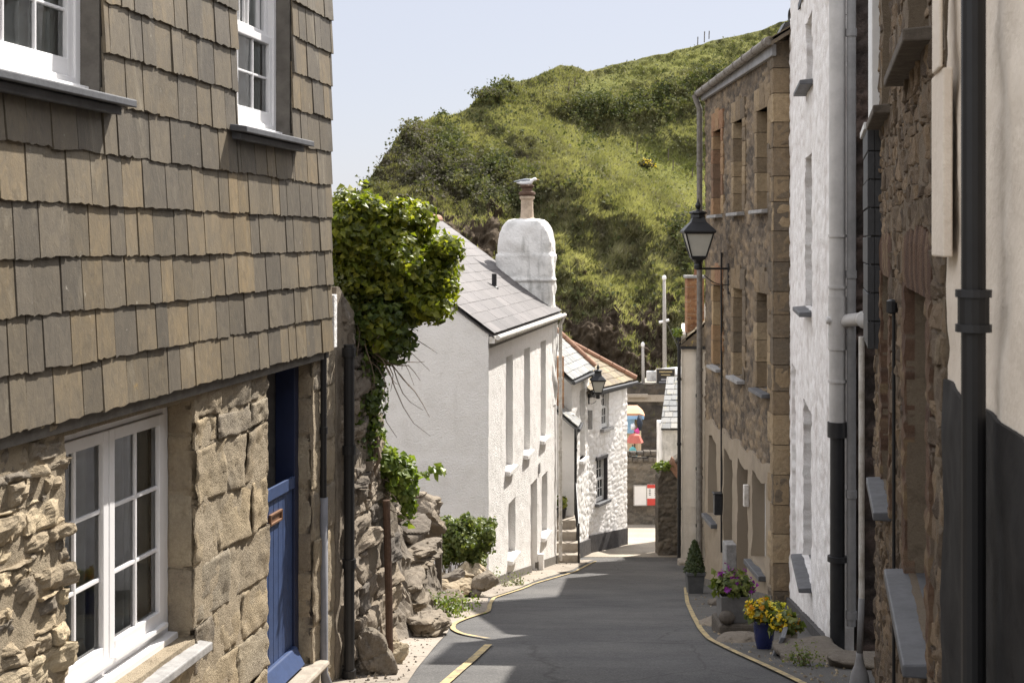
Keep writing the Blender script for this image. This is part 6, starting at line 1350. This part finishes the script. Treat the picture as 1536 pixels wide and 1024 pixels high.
streak = fbm(X_*.05+Y_*.02, Y_*.11-X_*.03, 211, 4)
tone = np.clip(.42+.7*fbm(X_*.03, Y_*.045, 197, 5)+.22*pasture[isg]+.3*tuft[isg]*(.6+1.6*streak)-.34*heath[isg]+.13*r.normal(size=isg.sum()), 0, 1)
L = (.2+.28*r.random(len(Pg)))*(1-.6*pasture[isg])*(1+.8*tuft[isg]); mb = blades(Pg, L, (.09+.08*r.random(len(Pg)))*(1-.3*pasture[isg]), 78, tone, np.clip(heath[isg]*1.1+.12*r.normal(size=len(Pg)), 0, 1))
def hill_leaf(name, ramp, brown, tr):
    m = leaf_mat(name, ramp, tr, .8, .12); nt_ = m.node_tree; cr = [q for q in nt_.nodes if q.type == 'VALTORGB'][0]; pb = [q for q in nt_.nodes if q.type == 'BSDF_PRINCIPLED'][0]
    at_ = nt_.nodes.new('ShaderNodeAttribute'); at_.attribute_name = 'mort'; mx = nt_.nodes.new('ShaderNodeMix'); mx.data_type = 'RGBA'; mx.inputs[7].default_value = (*brown, 1)
    ml = nt_.nodes.new('ShaderNodeMath'); ml.operation = 'MULTIPLY'; ml.inputs[1].default_value = .75; nt_.links.new(at_.outputs['Fac'], ml.inputs[0])
    nt_.links.new(ml.outputs[0], mx.inputs[0]); nt_.links.new(cr.outputs[0], mx.inputs[6]); nt_.links.new(mx.outputs[2], pb.inputs['Base Color']); return m
M['hillgrass'] = hill_leaf('hill_grass', [(.08,(.095,.095,.056)),(.35,(.175,.17,.094)),(.6,(.262,.248,.143)),(.9,(.37,.34,.225))], (.15,.122,.1), .3)
o = part('hill_grass', mb, M['hillgrass']); o['kind'] = 'stuff'
Pb = P[isb]; nb_ = len(Pb); up_ = (r.random(nb_)**1.5)*1.1*sstep(0,.5,h_[isb]); Pb = Pb+np.stack([.3*r.normal(size=nb_), .3*r.normal(size=nb_)-.2, up_*.8], 1)
mb = MB(); leafset(mb, Pb, r.normal(size=(nb_,3))*.8+np.array([0,-.3,.7]), .26, 79, droop=.1)
tone = np.clip(.45+1.*fbm(x[isb]*.05, y[isb]*.07, 198, 4)+.2*r.normal(size=nb_), 0, 1); mb.a[-1] = np.repeat(tone, 5); mb.b[-1] = np.repeat(np.clip(heath[isb]*.9+.1*r.normal(size=nb_), 0, 1), 5)
M['scrub'] = hill_leaf('hill_scrub', [(.1,(.036,.044,.02)),(.35,(.074,.086,.035)),(.6,(.125,.135,.056)),(.8,(.16,.15,.078)),(.95,(.2,.165,.12))], (.12,.098,.085), .2)
o = part('hill_scrub', mb, M['scrub']); o['kind'] = 'stuff'
# shrubs one can tell apart
for k, (sx_, sy_, R, mt, lab) in enumerate([(968,252,(.95,.8,.55),'petal_yellow','yellow flowering gorse bush on the green field below the fence'), (735,152,(2.4,1.5,.6),'scrub','dark round shrub near the skyline of the headland'), (525,292,(1.0,1.0,.8),'scrub','dark shrub low on the left skyline behind the ivy')]):
    p = on(sx_, sy_); t = thing('shrub', lab, 'shrub', tuple(p)); mb = MB(); Pq, N = shell(700, p+np.array([0,-.3,R[2]*.5]), R, 800+k, lump=.5, fill=.5, zmin=-.5); leafset(mb, Pq, N, .22, 800+k, droop=.1)
    part('foliage', mb, M['scrub'], t)
    if k == 0: mb = MB(); leafset(mb, Pq[:260]*1.0+np.array([0,-.1,.06]), N[:260], .16, 820); part('blossom', mb, M['petal_yellow'], t)
# fence posts of the field
for k, (a, b, hgt) in enumerate([(955,232,1.3),(1002,236,1.2),(1009,254,1.2),(1038,262,1.1),(853,133,1.2),(862,124,1.0),(1046,67,1.0),(1056,62,1.3),(1063,60,.9)]):
    p = on(a, b); mb = MB(); tube(mb, [p-np.array([0,.3,.2]), p+np.array([.03,-.3,hgt])], .07, 6)
    solo('fence_post', mb, M['wood'], ['leftmost post of the fence across the green field','post above the middle of the field fence','second post from the right in the field fence','rightmost post of the field fence','thicker dark post on the hill below the skyline','thin post just above the thick dark post','leftmost skyline post at the top right of the hill','tallest skyline post at the top right of the hill','shortest skyline post at the top right of the hill'][k], 'fence post', 'fence posts on the hill')

# ================================================================== camera, sun, sky
cam = bpy.data.cameras.new('camera'); co = bpy.data.objects.new('camera', cam); C.objects.link(co)
co.location = (0,0,0); co.rotation_euler = (rad(90), 0, 0); cam.sensor_width = 36; cam.lens = F/1536*36; cam.shift_y = -(512-PY0)/1536
cam.clip_start = .1; cam.clip_end = 6000; cam.dof.use_dof = True; cam.dof.focus_distance = 13; cam.dof.aperture_fstop = 10
bpy.context.scene.camera = co
AZ, EL = rad(37), rad(49)
sd = Vector((math.sin(AZ)*math.cos(EL), math.cos(AZ)*math.cos(EL), math.sin(EL)))
sl_ = bpy.data.lights.new('sun', 'SUN'); sl_.energy = 4.1; sl_.angle = rad(.53); sl_.color = (1., .95, .88)
so = bpy.data.objects.new('sun', sl_); C.objects.link(so); so.rotation_euler = (-sd).to_track_quat('-Z', 'Y').to_euler(); so.location = sd*60
w = bpy.data.worlds.new('World'); bpy.context.scene.world = w; w.use_nodes = True; nt = w.node_tree
bg = nt.nodes['Background']; sk = nt.nodes.new('ShaderNodeTexSky'); sk.sky_type = 'NISHITA'; sk.sun_disc = False; sk.sun_elevation = EL; sk.sun_rotation = AZ; sk.air_density = 1.0; sk.dust_density = 1.0; sk.ozone_density = 1.0

tcw = nt.nodes.new('ShaderNodeTexCoord'); sxyz = nt.nodes.new('ShaderNodeSeparateXYZ'); nt.links.new(tcw.outputs['Generated'], sxyz.inputs[0])
def wmix(f, a, b):
    x = nt.nodes.new('ShaderNodeMix'); x.data_type = 'RGBA'
    for i_, q_ in ((0, f), (6, a), (7, b)):
        if isinstance(q_, (int, float, tuple)): x.inputs[i_].default_value = q_
        else: nt.links.new(q_, x.inputs[i_])
    return x.outputs[2]
# a pale summer haze low down; unseen bright cloud added overhead to lift shade
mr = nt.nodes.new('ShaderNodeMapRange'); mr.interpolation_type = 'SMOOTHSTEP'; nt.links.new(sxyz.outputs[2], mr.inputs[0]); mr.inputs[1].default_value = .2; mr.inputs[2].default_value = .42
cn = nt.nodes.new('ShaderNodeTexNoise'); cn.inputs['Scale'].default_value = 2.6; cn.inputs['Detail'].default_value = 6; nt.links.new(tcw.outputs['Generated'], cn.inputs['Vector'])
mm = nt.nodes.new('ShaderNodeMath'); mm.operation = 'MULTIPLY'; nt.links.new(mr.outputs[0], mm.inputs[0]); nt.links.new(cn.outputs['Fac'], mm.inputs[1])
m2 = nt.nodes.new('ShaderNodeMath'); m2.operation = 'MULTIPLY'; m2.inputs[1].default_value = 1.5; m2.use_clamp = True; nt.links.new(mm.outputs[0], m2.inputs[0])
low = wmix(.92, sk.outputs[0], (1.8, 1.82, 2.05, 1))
mz = nt.nodes.new('ShaderNodeMapRange'); mz.interpolation_type = 'SMOOTHSTEP'; nt.links.new(sxyz.outputs[2], mz.inputs[0]); mz.inputs[1].default_value = .55; mz.inputs[2].default_value = .95   # the added cloud is dimmer again towards the zenith
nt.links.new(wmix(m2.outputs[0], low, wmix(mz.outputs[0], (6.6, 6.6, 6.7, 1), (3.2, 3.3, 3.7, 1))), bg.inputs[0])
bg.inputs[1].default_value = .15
sc = bpy.context.scene; sc.cycles.use_denoising = True; sc.cycles.denoiser = 'OPENIMAGEDENOISE'; sc.cycles.denoising_input_passes = 'RGB_ALBEDO_NORMAL'; sc.cycles.denoising_prefilter = 'NONE'; sc.cycles.max_bounces = 6; sc.cycles.diffuse_bounces = 3; sc.cycles.sampling_pattern = 'BLUE_NOISE'; sc.cycles.sample_clamp_indirect = 4; sc.cycles.caustics_reflective = False; sc.cycles.caustics_refractive = False; sc.cycles.use_adaptive_sampling = False; sc.view_settings.view_transform = 'Standard'; sc.view_settings.look = 'None'; sc.view_settings.exposure = 1.27
